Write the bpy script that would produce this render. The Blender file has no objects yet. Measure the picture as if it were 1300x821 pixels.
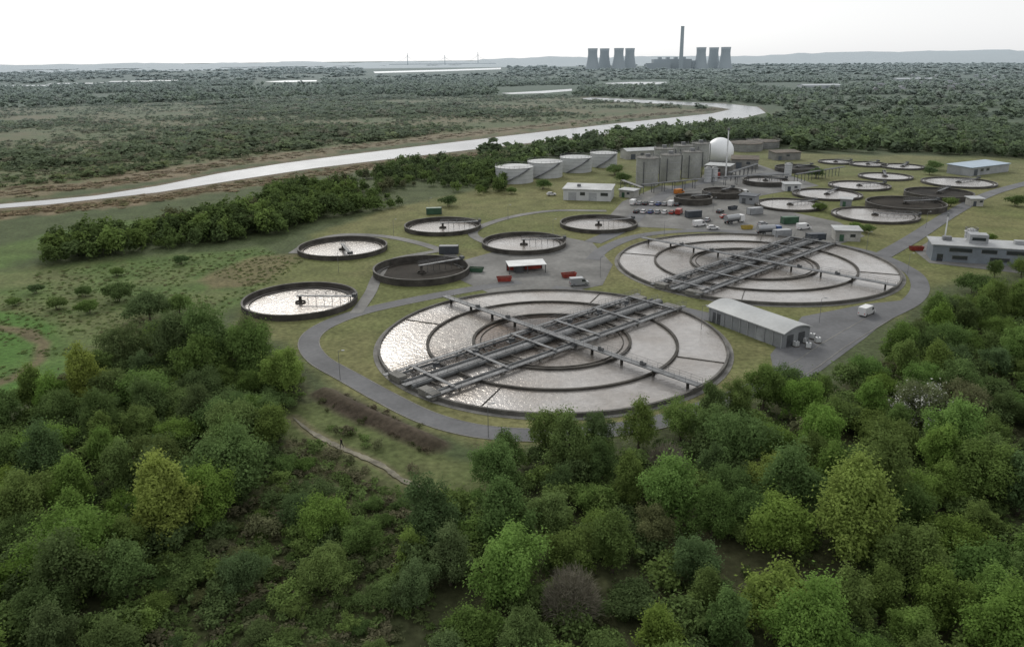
import bpy, math, random
import numpy as np
from mathutils import Vector, Matrix
random.seed(7); rng = np.random.default_rng(7)
SC = bpy.context.scene; C = SC.collection
# ------------------------------------------------------------------ camera model
F = 980.0; H = 60.0; CX = 650.0; CY = 365.0
TH = math.atan(291/F); RO = math.radians(0.55)
fw = Vector((0, math.cos(TH), -math.sin(TH))); r0 = Vector((1,0,0)); u0 = Vector((0, math.sin(TH), math.cos(TH)))
rt = r0*math.cos(RO) - u0*math.sin(RO); up = r0*math.sin(RO) + u0*math.cos(RO)
def G(px, py, z=0.0):
    d = rt*((px-CX)/F) + up*((CY-py)/F) + fw
    t = (z-H)/d.z
    return Vector((d.x*t, d.y*t, z))
def proj(p):
    q = Vector(p) - Vector((0,0,H)); dp = q.dot(fw)
    return (CX + F*q.dot(rt)/dp, CY - F*q.dot(up)/dp, dp)
def mpp(p): return proj(p)[2]/F
def GY(px, Y):
    a = 74 - (px-CX)*math.sin(RO) + 0.3; b = 3000.0
    for _ in range(60):
        m = (a+b)/2
        if G(px, m).y > Y: a = m
        else: b = m
    return G(px, a)
def W(l): return [tuple(G(x, y)[:2]) for x, y in l]
cam = bpy.data.objects.new('camera', bpy.data.cameras.new('camera')); C.objects.link(cam)
M = Matrix.Identity(4)
for i in range(3): M[i][0] = rt[i]; M[i][1] = up[i]; M[i][2] = -fw[i]
M[2][3] = H; cam.matrix_world = M
cam.data.sensor_width = 36; cam.data.sensor_fit = 'HORIZONTAL'; cam.data.lens = 36*F/1300
cam.data.shift_y = -45.5/1300; cam.data.clip_start = 1; cam.data.clip_end = 40000
SC.camera = cam
# ------------------------------------------------------------------ world + sun
SUN_EL = math.radians(34); SUN_AZ = math.radians(-16)
w = bpy.data.worlds.new('World'); SC.world = w; w.use_nodes = True
nt = w.node_tree; bg = nt.nodes['Background']
sky = nt.nodes.new('ShaderNodeTexSky'); sky.sky_type = 'NISHITA'; sky.sun_disc = False
sky.sun_elevation = SUN_EL; sky.sun_rotation = SUN_AZ; sky.air_density = 1.0; sky.dust_density = 2.0; sky.ozone_density = 1.0
hs = nt.nodes.new('ShaderNodeHueSaturation'); hs.inputs['Saturation'].default_value = .18; nt.links.new(sky.outputs[0], hs.inputs['Color'])
mxw = nt.nodes.new('ShaderNodeMix'); mxw.data_type = 'RGBA'; mxw.inputs[0].default_value = .68; nt.links.new(hs.outputs[0], mxw.inputs[6]); mxw.inputs[7].default_value = (10.2,10.35,10.5,1)
nt.links.new(mxw.outputs[2], bg.inputs[0]); bg.inputs[1].default_value = 0.105
sl = bpy.data.lights.new('sun', 'SUN'); sl.energy = 1.5; sl.angle = math.radians(16); sl.color = (1, .96, .88)
so = bpy.data.objects.new('sun', sl); C.objects.link(so)
sd = Vector((math.sin(SUN_AZ)*math.cos(SUN_EL), math.cos(SUN_AZ)*math.cos(SUN_EL), math.sin(SUN_EL)))
so.rotation_euler = sd.to_track_quat('Z', 'Y').to_euler(); so.location = (0, 0, 200)
SC.view_settings.view_transform = 'Standard'; SC.view_settings.look = 'None'; SC.view_settings.exposure = 0
# ------------------------------------------------------------------ materials
def mth(t, op, a, b=None):
    n = t.nodes.new('ShaderNodeMath'); n.operation = op
    for i, q in enumerate((a, b)):
        if q is None: continue
        if isinstance(q, (int, float)): n.inputs[i].default_value = q
        else: t.links.new(q, n.inputs[i])
    return n.outputs[0]
def mixc(t, fac, a, b, mode='MIX'):
    n = t.nodes.new('ShaderNodeMix'); n.data_type = 'RGBA'; n.blend_type = mode
    for i, q in ((0, fac), (6, a), (7, b)):
        if isinstance(q, (int, float)): n.inputs[i].default_value = q
        elif isinstance(q, tuple): n.inputs[i].default_value = (*q[:3], 1)
        else: t.links.new(q, n.inputs[i])
    return n.outputs[2]
def haze_tint_group(name, col, D):  # aerial haze painted into base colour, stronger with distance from world origin
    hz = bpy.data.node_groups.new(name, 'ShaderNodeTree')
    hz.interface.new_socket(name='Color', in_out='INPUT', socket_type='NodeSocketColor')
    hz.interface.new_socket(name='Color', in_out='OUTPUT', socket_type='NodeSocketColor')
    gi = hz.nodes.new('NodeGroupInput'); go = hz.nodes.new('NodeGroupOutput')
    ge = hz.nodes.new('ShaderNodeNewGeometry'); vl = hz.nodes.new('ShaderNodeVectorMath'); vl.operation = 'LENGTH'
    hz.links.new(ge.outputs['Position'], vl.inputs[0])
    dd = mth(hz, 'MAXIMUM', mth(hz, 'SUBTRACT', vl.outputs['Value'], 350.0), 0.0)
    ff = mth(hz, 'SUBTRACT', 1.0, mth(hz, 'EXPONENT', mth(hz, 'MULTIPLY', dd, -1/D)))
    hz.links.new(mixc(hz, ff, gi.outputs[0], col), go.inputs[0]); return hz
HZ = haze_tint_group('painted_haze', (.36,.415,.45), 1900.0); HZG = haze_tint_group('painted_ground_haze', (.175,.215,.22), 1700.0); HZL = haze_tint_group('painted_leaf_haze', (.50,.57,.59), 1700.0)  # painted haze colours for general surfaces, ground and leaves
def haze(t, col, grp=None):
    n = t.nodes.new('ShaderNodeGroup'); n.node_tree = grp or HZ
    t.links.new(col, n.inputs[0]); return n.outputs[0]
def noise(t, scale, detail=3, src='Position'):
    g = t.nodes.new('ShaderNodeNewGeometry') if src == 'Position' else t.nodes.new('ShaderNodeTexCoord')
    n = t.nodes.new('ShaderNodeTexNoise'); n.inputs['Scale'].default_value = scale; n.inputs['Detail'].default_value = detail
    t.links.new(g.outputs[src], n.inputs['Vector']); return n.outputs[0]
def rampv(t, v, lo, hi, a, b):
    n = t.nodes.new('ShaderNodeMapRange'); t.links.new(v, n.inputs[0])
    for i, q in enumerate((lo, hi, a, b)): n.inputs[i+1].default_value = q
    return n.outputs[0]
def mat(name, col, rough=.8, metal=0, var=.25, scale=.5, bump=0, col2=None, bscale=None, spec=.3, lo=.3, hi=.7):
    m = bpy.data.materials.new(name); m.use_nodes = True; t = m.node_tree; p = t.nodes['Principled BSDF']
    n = noise(t, scale, 5)
    fac = rampv(t, n, lo, hi, 0, 1)
    c2 = col2 or tuple(c*(1-var*1.4) for c in col); c1 = col if col2 else tuple(c*(1+var*.6) for c in col)
    c = mixc(t, fac, c1, c2)
    n2 = rampv(t, noise(t, scale*9, 3), .3, .7, 1-var*.5, 1+var*.5)
    c = mixc(t, 1.0, c, n2, 'MULTIPLY')
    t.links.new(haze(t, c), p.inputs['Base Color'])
    p.inputs['Roughness'].default_value = rough; p.inputs['Metallic'].default_value = metal
    p.inputs['Specular IOR Level'].default_value = spec
    if bump:
        b = t.nodes.new('ShaderNodeBump'); b.inputs['Strength'].default_value = bump; b.inputs['Distance'].default_value = .3
        t.links.new(noise(t, bscale or scale*4, 4), b.inputs['Height']); t.links.new(b.outputs[0], p.inputs['Normal'])
    return m
def leafmat(name, src, trans=.3):
    m = bpy.data.materials.new(name); m.use_nodes = True; t = m.node_tree; t.nodes.remove(t.nodes['Principled BSDF'])
    if src == 'object':
        o = t.nodes.new('ShaderNodeObjectInfo'); c = o.outputs['Color']
    else:
        a = t.nodes.new('ShaderNodeAttribute'); a.attribute_name = 'col'; c = a.outputs['Color']
    v = rampv(t, noise(t, .5, 4), .3, .7, .75, 1.3)
    v2 = rampv(t, noise(t, 3.5, 2), .3, .7, .8, 1.22)
    c = mixc(t, 1.0, mixc(t, 1.0, c, v, 'MULTIPLY'), v2, 'MULTIPLY')
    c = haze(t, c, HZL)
    d = t.nodes.new('ShaderNodeBsdfDiffuse'); t.links.new(c, d.inputs[0]); out = d.outputs[0]
    if trans:
        tr = t.nodes.new('ShaderNodeBsdfTranslucent'); mx = t.nodes.new('ShaderNodeMixShader'); mx.inputs[0].default_value = trans
        t.links.new(c, tr.inputs[0]); t.links.new(d.outputs[0], mx.inputs[1]); t.links.new(tr.outputs[0], mx.inputs[2]); out = mx.outputs[0]
    t.links.new(out, t.nodes['Material Output'].inputs[0]); return m
LEAF = leafmat('leaves', 'object', .42); LEAFS = leafmat('leaves_mass', 'attr', .3)
MT = dict(
 bark=mat('bark', (.11,.095,.07), .9, var=.4, scale=2), twig=mat('twig', (.19,.175,.13), .9, var=.3, scale=1),
 blossom=mat('blossom', (.55,.55,.5), .8, var=.2, scale=1),
 asphalt=mat('asphalt', (.125,.127,.132), .85, var=.2, scale=.12), yard=mat('yard_concrete', (.16,.158,.15), .85, var=.3, scale=.09),
 path=mat('gravel_path', (.20,.185,.14), .9, var=.35, scale=.5),
 concrete=mat('concrete', (.19,.185,.17), .85, var=.3, scale=.25), conc_dark=mat('stained_concrete', (.065,.06,.052), .9, var=.4, scale=.35), rim=mat('weathered_rim', (.12,.115,.105), .85, var=.35, scale=.3),
 conc_lite=mat('pale_concrete', (.36,.355,.33), .8, var=.25, scale=.2), beige=mat('digester_concrete', (.285,.29,.27), .85, var=.22, scale=.12),
 steel=mat('galvanised_steel', (.165,.17,.175), .6, .1, .3, .5), dsteel=mat('dark_steel', (.08,.085,.09), .6, .1, .3, .6),
 pipe=mat('pipe_steel', (.125,.13,.132), .6, .1, .35, .4), rail=mat('rail', (.2,.2,.2), .6, .1, .1, 1),
 water=mat('effluent', (.36,.345,.33), .2, .42, .22, .07, .34, col2=(.235,.21,.185), bscale=1.3, spec=.25, lo=.35, hi=.68), water_b=mat('brown_effluent', (.115,.085,.064), .3, .2, .4, .09, .3, bscale=1.2, spec=.2),
 water_g=mat('greyish_effluent', (.25,.235,.215), .22, .36, .35, .09, .32, col2=(.15,.125,.105), bscale=1.2, spec=.25),
 water_d=mat('dark_effluent', (.03,.026,.021), .8, 0, .4, .15, .2, bscale=.6, spec=.08), water_m=mat('grey_effluent', (.16,.145,.13), .3, .25, .4, .1, .25, bscale=.9, spec=.2),
 river=mat('river_water', (.27,.275,.28), .24, .3, .3, .012, .2, bscale=.25, spec=.15),
 white=mat('white_paint', (.6,.61,.61), .5, 0, .15, .3), gasbag=mat('gas_holder_white', (.78,.79,.80), .4, 0, .06, .1),
 grey=mat('grey_cladding', (.30,.31,.32), .5, 0, .2, .2), tgrey=mat('tank_cladding', (.44,.45,.455), .5, 0, .1, .2), shedw=mat('shed_cladding', (.23,.24,.25), .5, 0, .14, .3), shedr=mat('shed_roof', (.37,.38,.38), .5, .1, .12, .15), lroof=mat('light_roof', (.40,.41,.41), .55, .1, .22, .15), oroof=mat('office_roof', (.36,.37,.375), .6, .1, .18, .2),
 slate=mat('slate_cladding', (.06,.068,.08), .5, 0, .2, .3), bgrey=mat('blue_grey_cladding', (.175,.20,.225), .5, 0, .16, .3), blue=mat('blue_roof', (.34,.42,.50), .5, .1, .1, .2),
 glass=mat('window_glass', (.03,.035,.04), .1, 0, .1, 1, spec=.8), red=mat('red_paint', (.26,.045,.032), .5, 0, .25, .4),
 green=mat('green_paint', (.045,.10,.06), .5, 0, .2, .4), rubber=mat('rubber', (.02,.02,.02), .8, 0, .1, 2),
 cwhite=mat('car_white', (.6,.6,.6), .3, 0, .05, 1, spec=.6), csilver=mat('car_silver', (.32,.33,.34), .3, .4, .05, 1), cblack=mat('car_black', (.02,.02,.022), .25, 0, .05, 1, spec=.6),
 cred=mat('car_red', (.26,.03,.02), .3, 0, .05, 1, spec=.6), cblue=mat('car_blue', (.04,.08,.2), .3, 0, .05, 1, spec=.6), corange=mat('plant_orange', (.42,.15,.03), .4, 0, .1, 1),
 yellow=mat('yellow_paint', (.36,.27,.06), .5, 0, .15, 1), lamp=mat('lamp_glass', (.7,.7,.66), .2, 0, .05, 1), tail=mat('tail_red', (.4,.02,.02), .3, 0, .05, 1),
 brick=mat('brick', (.19,.12,.095), .85, 0, .3, .2), tile=mat('roof_tile', (.11,.085,.078), .85, 0, .3, .2),
 tower=mat('tower_concrete', (.10,.11,.125), .8, 0, .12, .01), tslate=mat('station_cladding', (.075,.082,.093), .8, 0, .12, .01), brown=mat('brown_sludge', (.12,.095,.07), .9, 0, .35, .3),
 hill=mat('hill_woods', (.05,.065,.045), .95, 0, .5, .004))
# ------------------------------------------------------------------ mesh helpers
class MB:
    def __init__(s): s.v = []; s.f = []
    def add(s, vs, fs):
        o = len(s.v); s.v += [tuple(v) for v in vs]; s.f += [tuple(i+o for i in f) for f in fs]; return s
    def box(s, cx, cy, cz, sx, sy, sz, rz=0, taper=1):
        c, n = math.cos(rz), math.sin(rz); vs = []
        for k, z in ((1, -sz/2), (taper, sz/2)):
            for x, y in ((-1,-1),(1,-1),(1,1),(-1,1)):
                X, Y = x*sx/2*k, y*sy/2*k; vs.append((cx+X*c-Y*n, cy+X*n+Y*c, cz+z))
        return s.add(vs, [(3,2,1,0),(4,5,6,7),(0,1,5,4),(1,2,6,5),(2,3,7,6),(3,0,4,7)])
    def lathe(s, prof, n=48, cx=0, cy=0, cap0=False, cap1=False):
        vs = [(cx+r*math.cos(2*math.pi*i/n), cy+r*math.sin(2*math.pi*i/n), z) for r, z in prof for i in range(n)]
        fs = [(k*n+i, k*n+(i+1)%n, (k+1)*n+(i+1)%n, (k+1)*n+i) for k in range(len(prof)-1) for i in range(n)]
        if cap0: fs.append(tuple(range(n-1,-1,-1)))
        if cap1: fs.append(tuple((len(prof)-1)*n+i for i in range(n)))
        return s.add(vs, fs)
    def cyl(s, cx, cy, z0, z1, r, r1=None, n=32): return s.lathe([(r, z0), (r if r1 is None else r1, z1)], n, cx, cy, True, True)
    def ring(s, ri, ro, z0, z1, n=128, cx=0, cy=0): return s.lathe([(ro,z0),(ro,z1),(ri,z1),(ri,z0)], n, cx, cy)
    def disc(s, ri, ro, z, n=128, a0=0, a1=360):
        if ri <= 0 and a1-a0 >= 360: return s.add([(ro*math.cos(2*math.pi*i/n), ro*math.sin(2*math.pi*i/n), z) for i in range(n)], [tuple(range(n))])
        ri = max(ri, .01); A = [math.radians(a0+(a1-a0)*i/n) for i in range(n+1)]
        return s.add([(r*math.cos(q), r*math.sin(q), z) for q in A for r in (ri, ro)], [(2*i,2*i+1,2*i+3,2*i+2) for i in range(n)])
    def tube(s, a, b, r, n=8, r1=None):
        a = Vector(a); b = Vector(b); d = (b-a).normalized(); q = d.to_track_quat('Z','Y'); r1 = r if r1 is None else r1
        vs = [a+q@Vector((r*math.cos(2*math.pi*i/n), r*math.sin(2*math.pi*i/n), 0)) for i in range(n)] + [b+q@Vector((r1*math.cos(2*math.pi*i/n), r1*math.sin(2*math.pi*i/n), 0)) for i in range(n)]
        return s.add(vs, [(i,(i+1)%n,n+(i+1)%n,n+i) for i in range(n)] + [tuple(range(n-1,-1,-1)), tuple(range(n,2*n))])
    def extr_y(s, prof, y0, y1, ins=None):
        n = len(prof); p2 = ins or prof
        return s.add([(x,y0,z) for x,z in prof]+[(x,y1,z) for x,z in p2], [(i,(i+1)%n,n+(i+1)%n,n+i) for i in range(n)]+[tuple(range(n-1,-1,-1)), tuple(range(n,2*n))])
    def rails(s, a, b, h=1.1, step=2.5, r=.035):
        a = Vector(a); b = Vector(b); L = (b-a).length; n = max(1, int(L/step))
        for z in (h, h*.55): s.tube(a+Vector((0,0,z)), b+Vector((0,0,z)), r, 4)
        for i in range(n+1):
            p = a.lerp(b, i/n); s.tube(p, p+Vector((0,0,h)), r, 4)
        return s
    def build(s, name, m, parent=None, label=None, smooth=False):
        me = bpy.data.meshes.new(name); me.from_pydata(s.v, [], s.f); me.update()
        for q in (m if isinstance(m, list) else [m]): me.materials.append(q)
        if smooth: me.polygons.foreach_set('use_smooth', [True]*len(me.polygons))
        o = bpy.data.objects.new(name, me); C.objects.link(o)
        if parent: o.parent = parent
        if label: o['label'] = label
        return o
def tag(o, label, cat, group=None, kind=None):
    o['label'] = label; o['category'] = cat
    if group: o['group'] = group
    if kind: o['kind'] = kind
    return o
def thing(name, label, cat, loc, rz=0, group=None):
    o = bpy.data.objects.new(name, None); C.objects.link(o); o.location = loc; o.rotation_euler = (0,0,rz); o.empty_display_size = .5
    return tag(o, label, cat, group)
# ------------------------------------------------------------------ numpy noise + regions
def vn(x, y, sc, seed=0):
    x = x/sc; y = y/sc; xi = np.floor(x); yi = np.floor(y); fx = x-xi; fy = y-yi
    fx = fx*fx*(3-2*fx); fy = fy*fy*(3-2*fy)
    def h(i, j):
        q = np.sin(i*127.1+j*311.7+seed*17.3)*43758.5453; return q-np.floor(q)
    return (h(xi,yi)*(1-fx)+h(xi+1,yi)*fx)*(1-fy)+(h(xi,yi+1)*(1-fx)+h(xi+1,yi+1)*fx)*fy
def fbm(x, y, sc, seed=0): return vn(x,y,sc,seed)*.5+vn(x,y,sc*.47,seed+1)*.3+vn(x,y,sc*.21,seed+2)*.2
def segd(x, y, a, b):
    ax, ay = a; bx, by = b; dx, dy = bx-ax, by-ay; t = np.clip(((x-ax)*dx+(y-ay)*dy)/(dx*dx+dy*dy+1e-9), 0, 1)
    return np.hypot(x-ax-t*dx, y-ay-t*dy)
def sdf(x, y, poly):  # negative inside
    ins = np.zeros(x.shape, bool); d = np.full(x.shape, 1e9); n = len(poly)
    for i in range(n):
        a = poly[i]; b = poly[(i+1)%n]; d = np.minimum(d, segd(x,y,a,b))
        c = ((a[1] > y) != (b[1] > y)) & (x < (b[0]-a[0])*(y-a[1])/((b[1]-a[1]) if abs(b[1]-a[1]) > 1e-9 else 1e-9)+a[0]); ins ^= c
    return np.where(ins, -d, d)
def lined(x, y, pl):
    d = np.full(x.shape, 1e9)
    for a, b in zip(pl[:-1], pl[1:]): d = np.minimum(d, segd(x,y,a,b))
    return d
RIVER = W([(-260,286),(0,264.5),(60,260),(100,255.6),(200,244.5),(300,228.6),(400,213.5),(500,201.5),(600,190),(700,178.5),(800,167),(880,158),(940,150.8),(972,143.5),(962,136),(920,131.8),(860,129.3),(800,126.3),(750,124),(738,125.5),(765,128.6),(800,130),(860,133),(905,135.6),(928,139),(905,144.2),(850,150),(780,157.3),(700,166.2),(620,175.6),(540,185),(440,197),(360,207.5),(280,220),(200,236.3),(120,248.7),(60,254.2),(0,259.5),(-260,280)])
SITE = W([(300,410),(320,370),(372,330),(390,298),(510,262),(630,236),(630,222),(780,195),(900,185),(1040,196),(1300,200),(1420,205),(1420,360),(1290,345),(1190,362),(1130,400),(1010,478),(880,540),(650,570),(540,545),(430,495),(370,445)])
RWOOD = W([(520,820),(510,735),(540,690),(578,655),(612,618),(660,584),(740,572),(830,558),(900,537),(960,518),(1040,502),(1120,470),(1180,416),(1260,388),(1330,372),(1600,360),(1700,900),(1500,1100),(560,1100),(520,880)])
LWOOD = W([(-300,580),(0,545),(80,500),(130,472),(200,440),(300,436),(362,470),(382,505),(356,560),(340,605),(295,650),(245,690),(195,730),(170,800),(200,1100),(-300,1100),(-500,800)])
GAP = W([(385,540),(450,548),(560,622),(600,640),(530,700),(500,740),(510,860),(520,1000),(210,1000),(180,800),(200,735),(250,695),(300,655),(345,610)])
PATHPX = [(372,530),(390,545),(410,557),(434,569),(460,580),(486,592),(508,608),(530,618),(556,634)]
PATH = W(PATHPX)
ROADPX = [(660,358),(600,367),(520,382),(452,398),(408,416),(392,434),(404,456),(445,480),(492,506),(542,530),(600,546),(665,552),(740,550),(830,537),(900,516),(960,493),(1015,468),(1062,436),(1120,402)]
ROADW = W(ROADPX)
DIRT = W([(412,500),(450,520),(500,543),(552,566)])
BELT1 = W([(60,338),(200,318),(340,302),(420,277),(500,264),(570,250),(640,244),(640,218),(560,208),(430,232),(330,252),(200,280),(70,312)])
BELT2 = W([(640,226),(700,200),(790,192),(880,180),(1000,186),(1100,190),(1200,196),(1300,202),(1500,210),(1500,166),(1300,166),(1200,158),(1050,164),(960,160),(860,169),(760,181),(640,199)])
MARSH = W([(-400,300),(0,258),(400,196),(740,160),(900,140),(740,122),(400,124),(0,138),(-400,165)])
GREENF = W([(-300,370),(0,312),(140,284),(290,258),(335,252),(330,266),(220,288),(60,318),(0,340)])
BANK1 = W([(-200,272),(0,247),(150,231),(280,209),(440,188),(620,167.5),(780,150),(870,142.5),(912,138.5)])
BANK2 = W([(-200,308),(0,273),(120,261),(260,242),(400,221),(500,207),(620,194.5)])
RIGHTF = W([(1040,160),(1200,153),(1320,158),(1320,168),(1200,164),(1050,168)])
CLEARS = [W([(630,112),(735,109.5),(735,121),(630,126)]), W([(755,103.5),(850,103),(850,111),(755,112)]), W([(460,86),(645,84),(645,94),(460,98)]), W([(320,101.5),(410,101),(410,107),(320,109)])]
def shade_ground(x, y):
    n1 = fbm(x,y,60,1); n2 = fbm(x,y,14,5); n3 = fbm(x,y,400,9)
    mixv = np.clip((n3-.3)*2.2, 0, 1)[:,None]
    col = np.array([.055,.08,.034])*(1-mixv)+np.array([.082,.094,.048])*mixv
    def put(d, c, soft, amp, c2=None):
        nonlocal col
        a = np.clip(.5-(d+(n2-.5)*amp*2+(n1-.5)*amp)/soft, 0, 1)[:,None]
        cc = np.array(c)[None,:]
        if c2 is not None:
            k = np.clip((n1*.6+n2*.4-.36)*4.0, 0, 1)[:,None]; cc = cc*(1-k)+np.array(c2)[None,:]*k
        col = col*(1-a)+cc*a
    put(sdf(x,y,MARSH), (.145,.122,.066), 20, 25, (.092,.11,.047))
    put(lined(x,y,BANK1)-15, (.19,.15,.098), 8, 9, (.15,.125,.075))
    put(lined(x,y,BANK2)-12, (.175,.14,.09), 6, 8, (.13,.115,.065))
    put(sdf(x,y,RIVER)-5, (.135,.108,.075), 3, 3)
    put(sdf(x,y,GREENF), (.078,.132,.037), 8, 5, (.085,.12,.042))
    put(sdf(x,y,W([(-300,600),(0,545),(130,485),(260,410),(330,385),(385,335),(330,312),(60,338),(-300,380)])), (.122,.13,.06), 8, 6, (.082,.125,.04))
    put(sdf(x,y,W([(255,350),(320,326),(395,318),(385,345),(320,362),(265,368)])), (.17,.13,.082), 3, 3, (.125,.115,.058))
    put(sdf(x,y,W([(-60,390),(60,405),(105,450),(60,500),(-60,540)])), (.068,.135,.032), 5, 3, (.078,.118,.038))
    put(lined(x,y,W([(-20,414),(30,420),(56,436),(50,458),(20,478),(-20,492)]))-1.5, (.125,.11,.062), 1.5, .8)
    put(sdf(x,y,SITE), (.148,.145,.067), 5, 3, (.118,.13,.052))
    put(sdf(x,y,LWOOD)-3, (.064,.075,.036), 4, 4, (.082,.084,.044))
    put(sdf(x,y,RWOOD)-2, (.064,.075,.036), 4, 4, (.082,.084,.044))
    put(sdf(x,y,GAP), (.10,.098,.052), 3, 3, (.08,.112,.04))
    put(lined(x,y,W([(398,530),(450,556),(540,600),(600,618)]))-6, (.092,.112,.044), 2, 3, (.11,.112,.054))
    put(lined(x,y,PATH)-1.0, (.135,.128,.072), 1.0, .6)
    put(lined(x,y,DIRT)-2.6, (.066,.053,.039), 1.5, 1.2, (.082,.075,.047))
    put(sdf(x,y,RIGHTF), (.09,.13,.045), 20, 8)
    put(sdf(x,y,W([(930,150),(1000,136),(1060,138),(1000,150)])), (.08,.10,.045), 20, 8)
    return col
pys = list(np.arange(900, 100, -2.2))+list(np.arange(100, 80, -.8))
rad = [25.0, 38.0]+[G(650, p).y for p in pys if G(650,p).y > 45]+[7000, 9500, 13000, 18000, 26000]
rad = np.array(rad); az = np.radians(np.linspace(-56, 56, 980))
X = (rad[:,None]*np.sin(az)[None,:]); Y = (rad[:,None]*np.cos(az)[None,:]); nr, na = X.shape
xs, ys = X.ravel(), Y.ravel()
me = bpy.data.meshes.new('ground'); me.vertices.add(nr*na)
zz = np.clip(1-lined(xs,ys,DIRT)/2.8, 0, 1); zz = zz*zz*(3-2*zz)*1.3
me.vertices.foreach_set('co', np.stack([xs,ys,zz],1).ravel())
ii = (np.arange(nr-1)[:,None]*na+np.arange(na-1)[None,:]).ravel(); q = np.stack([ii, ii+1, ii+na+1, ii+na],1)[:, ::-1]
me.loops.add(q.size); me.loops.foreach_set('vertex_index', q.ravel().astype(np.int32)); me.polygons.add(len(q)); me.polygons.foreach_set('loop_start', (np.arange(len(q))*4).astype(np.int32)); me.update(calc_edges=True)
ca = me.color_attributes.new('col', 'FLOAT_COLOR', 'POINT'); cc = np.ones((nr*na, 4)); cc[:,:3] = shade_ground(xs, ys); ca.data.foreach_set('color', cc.ravel())
gm = bpy.data.materials.new('ground_cover'); gm.use_nodes = True; t = gm.node_tree; p = t.nodes['Principled BSDF']
a = t.nodes.new('ShaderNodeAttribute'); a.attribute_name = 'col'
c = mixc(t, 1.0, a.outputs['Color'], rampv(t, noise(t, .9, 6), .28, .72, .68, 1.34), 'MULTIPLY')
c = mixc(t, 1.0, c, rampv(t, noise(t, .13, 5), .3, .7, .8, 1.2), 'MULTIPLY')
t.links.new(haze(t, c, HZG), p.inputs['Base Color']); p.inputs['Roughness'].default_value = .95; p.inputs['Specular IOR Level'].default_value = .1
b = t.nodes.new('ShaderNodeBump'); b.inputs['Strength'].default_value = .5; b.inputs['Distance'].default_value = .4; t.links.new(noise(t, 1.3, 5), b.inputs['Height']); t.links.new(b.outputs[0], p.inputs['Normal'])
me.materials.append(gm); g = bpy.data.objects.new('ground', me); C.objects.link(g); tag(g, 'grass, scrub and reed covered ground reaching to the horizon', 'ground', kind='structure')
# ------------------------------------------------------------------ sheets and ribbons
ZL = [0.02]
def nextz(): ZL[0] += .006; return ZL[0]
def sheet(name, poly, m, label, cat):
    z = nextz(); mb = MB(); mb.add([(x,y,z) for x,y in poly], [tuple(range(len(poly)))])
    return tag(mb.build(name, m), label, cat, kind='structure')
def smooth_line(pl, k=8):
    P = [Vector((*p,0)) for p in pl]; P = [P[0]*2-P[1]]+P+[P[-1]*2-P[-2]]; out = []
    for i in range(1, len(P)-2):
        for j in range(k):
            s = j/k; a,b,c,d = P[i-1],P[i],P[i+1],P[i+2]
            out.append(.5*((2*b)+(c-a)*s+(2*a-5*b+4*c-d)*s*s+(3*b-a-3*c+d)*s**3))
    out.append(P[-2]); return out
def ribbon(name, pts, width, m, label, cat, z=None, kerb=False, wob=0, taper=0):
    z = nextz(); L = smooth_line(W(pts)); vs = []
    for i, p_ in enumerate(L):
        d = (L[min(i+1,len(L)-1)]-L[max(i-1,0)]).normalized(); n = Vector((-d.y,d.x,0)); ww = width*(1+random.uniform(-wob,wob))
        if taper: ww *= min(1, .12+min(i, len(L)-1-i)/taper)
        vs.append((p_+n*ww/2, p_-n*ww/2, n))
    mb = MB(); mb.add([(q.x,q.y,z) for v in vs for q in v[:2]], [(2*i,2*i+1,2*i+3,2*i+2) for i in range(len(vs)-1)])
    o = tag(mb.build(name, m), label, cat, kind='structure')
    if kerb:
        for s in (0,1):
            vv = []; K = MB()
            for v in vs:
                e = v[s]; n = v[2]*(1 if s == 0 else -1); f_ = e+n*.2
                vv += [(e.x,e.y,0),(e.x,e.y,.11),(f_.x,f_.y,.11),(f_.x,f_.y,0)]
            K.add(vv, [(4*i+a, 4*i+a+1, 4*i+a+5, 4*i+a+4) for i in range(len(vs)-1) for a in range(3)])
            K.build('kerb', MT['concrete'], o)
    return o
mb = MB(); mb.add([(x,y,.06) for x,y in RIVER], [tuple(range(len(RIVER)))]); tag(mb.build('river', MT['river']), 'wide pale river bending through the marsh', 'river', kind='structure')
for pl, lab in (([(474,91.2),(560,88.8),(636,86.2),(636,88.2),(560,90.8),(476,93)], 'pale far stretch of water near the horizon'), ([(636,118.5),(690,115.5),(726,113),(726,115.5),(690,118.4),(650,119.6)], 'short pale reach of river beyond the scrub'), ([(764,106),(800,104.3),(846,104.3),(846,106.8),(800,107.8)], 'small pale reach of river before the power station'), ([(335,104),(360,102.5),(402,102),(402,103.5),(360,104.6)], 'thin pale strip of water at far left')):
    sheet('water', W(pl), MT['river'], lab, 'water')
sheet('yard', W([(590,330),(640,316),(712,300),(752,308),(778,336),(765,362),(705,374),(625,374),(585,356)]), MT['yard'], 'concrete yard between the round tanks', 'yard')
sheet('yard', W([(770,278),(790,256),(838,236),(900,236),(960,260),(1065,282),(1098,300),(1060,312),(960,298),(850,290),(800,288)]), MT['yard'], 'concrete yard and car park by the digesters', 'yard')
sheet('yard', W([(1018,402),(1100,386),(1158,380),(1100,428),(1035,476),(985,488),(978,450)]), MT['asphalt'], 'asphalt apron beside the grey shed', 'yard')
sheet('yard', W([(1160,318),(1180,334),(1320,350),(1320,330),(1200,312),(1190,300)]), MT['yard'], 'paved strip in front of the blue-grey office building', 'yard')
sheet('yard', W([(880,236),(900,214),(960,208),(1000,222),(1040,236),(980,246),(940,254)]), MT['yard'], 'concrete yard among the dark sludge tanks', 'yard')
ribbon('road', ROADPX, 4.3, MT['asphalt'], 'asphalt loop road round the nearer large tank', 'road', kerb=True)
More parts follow.
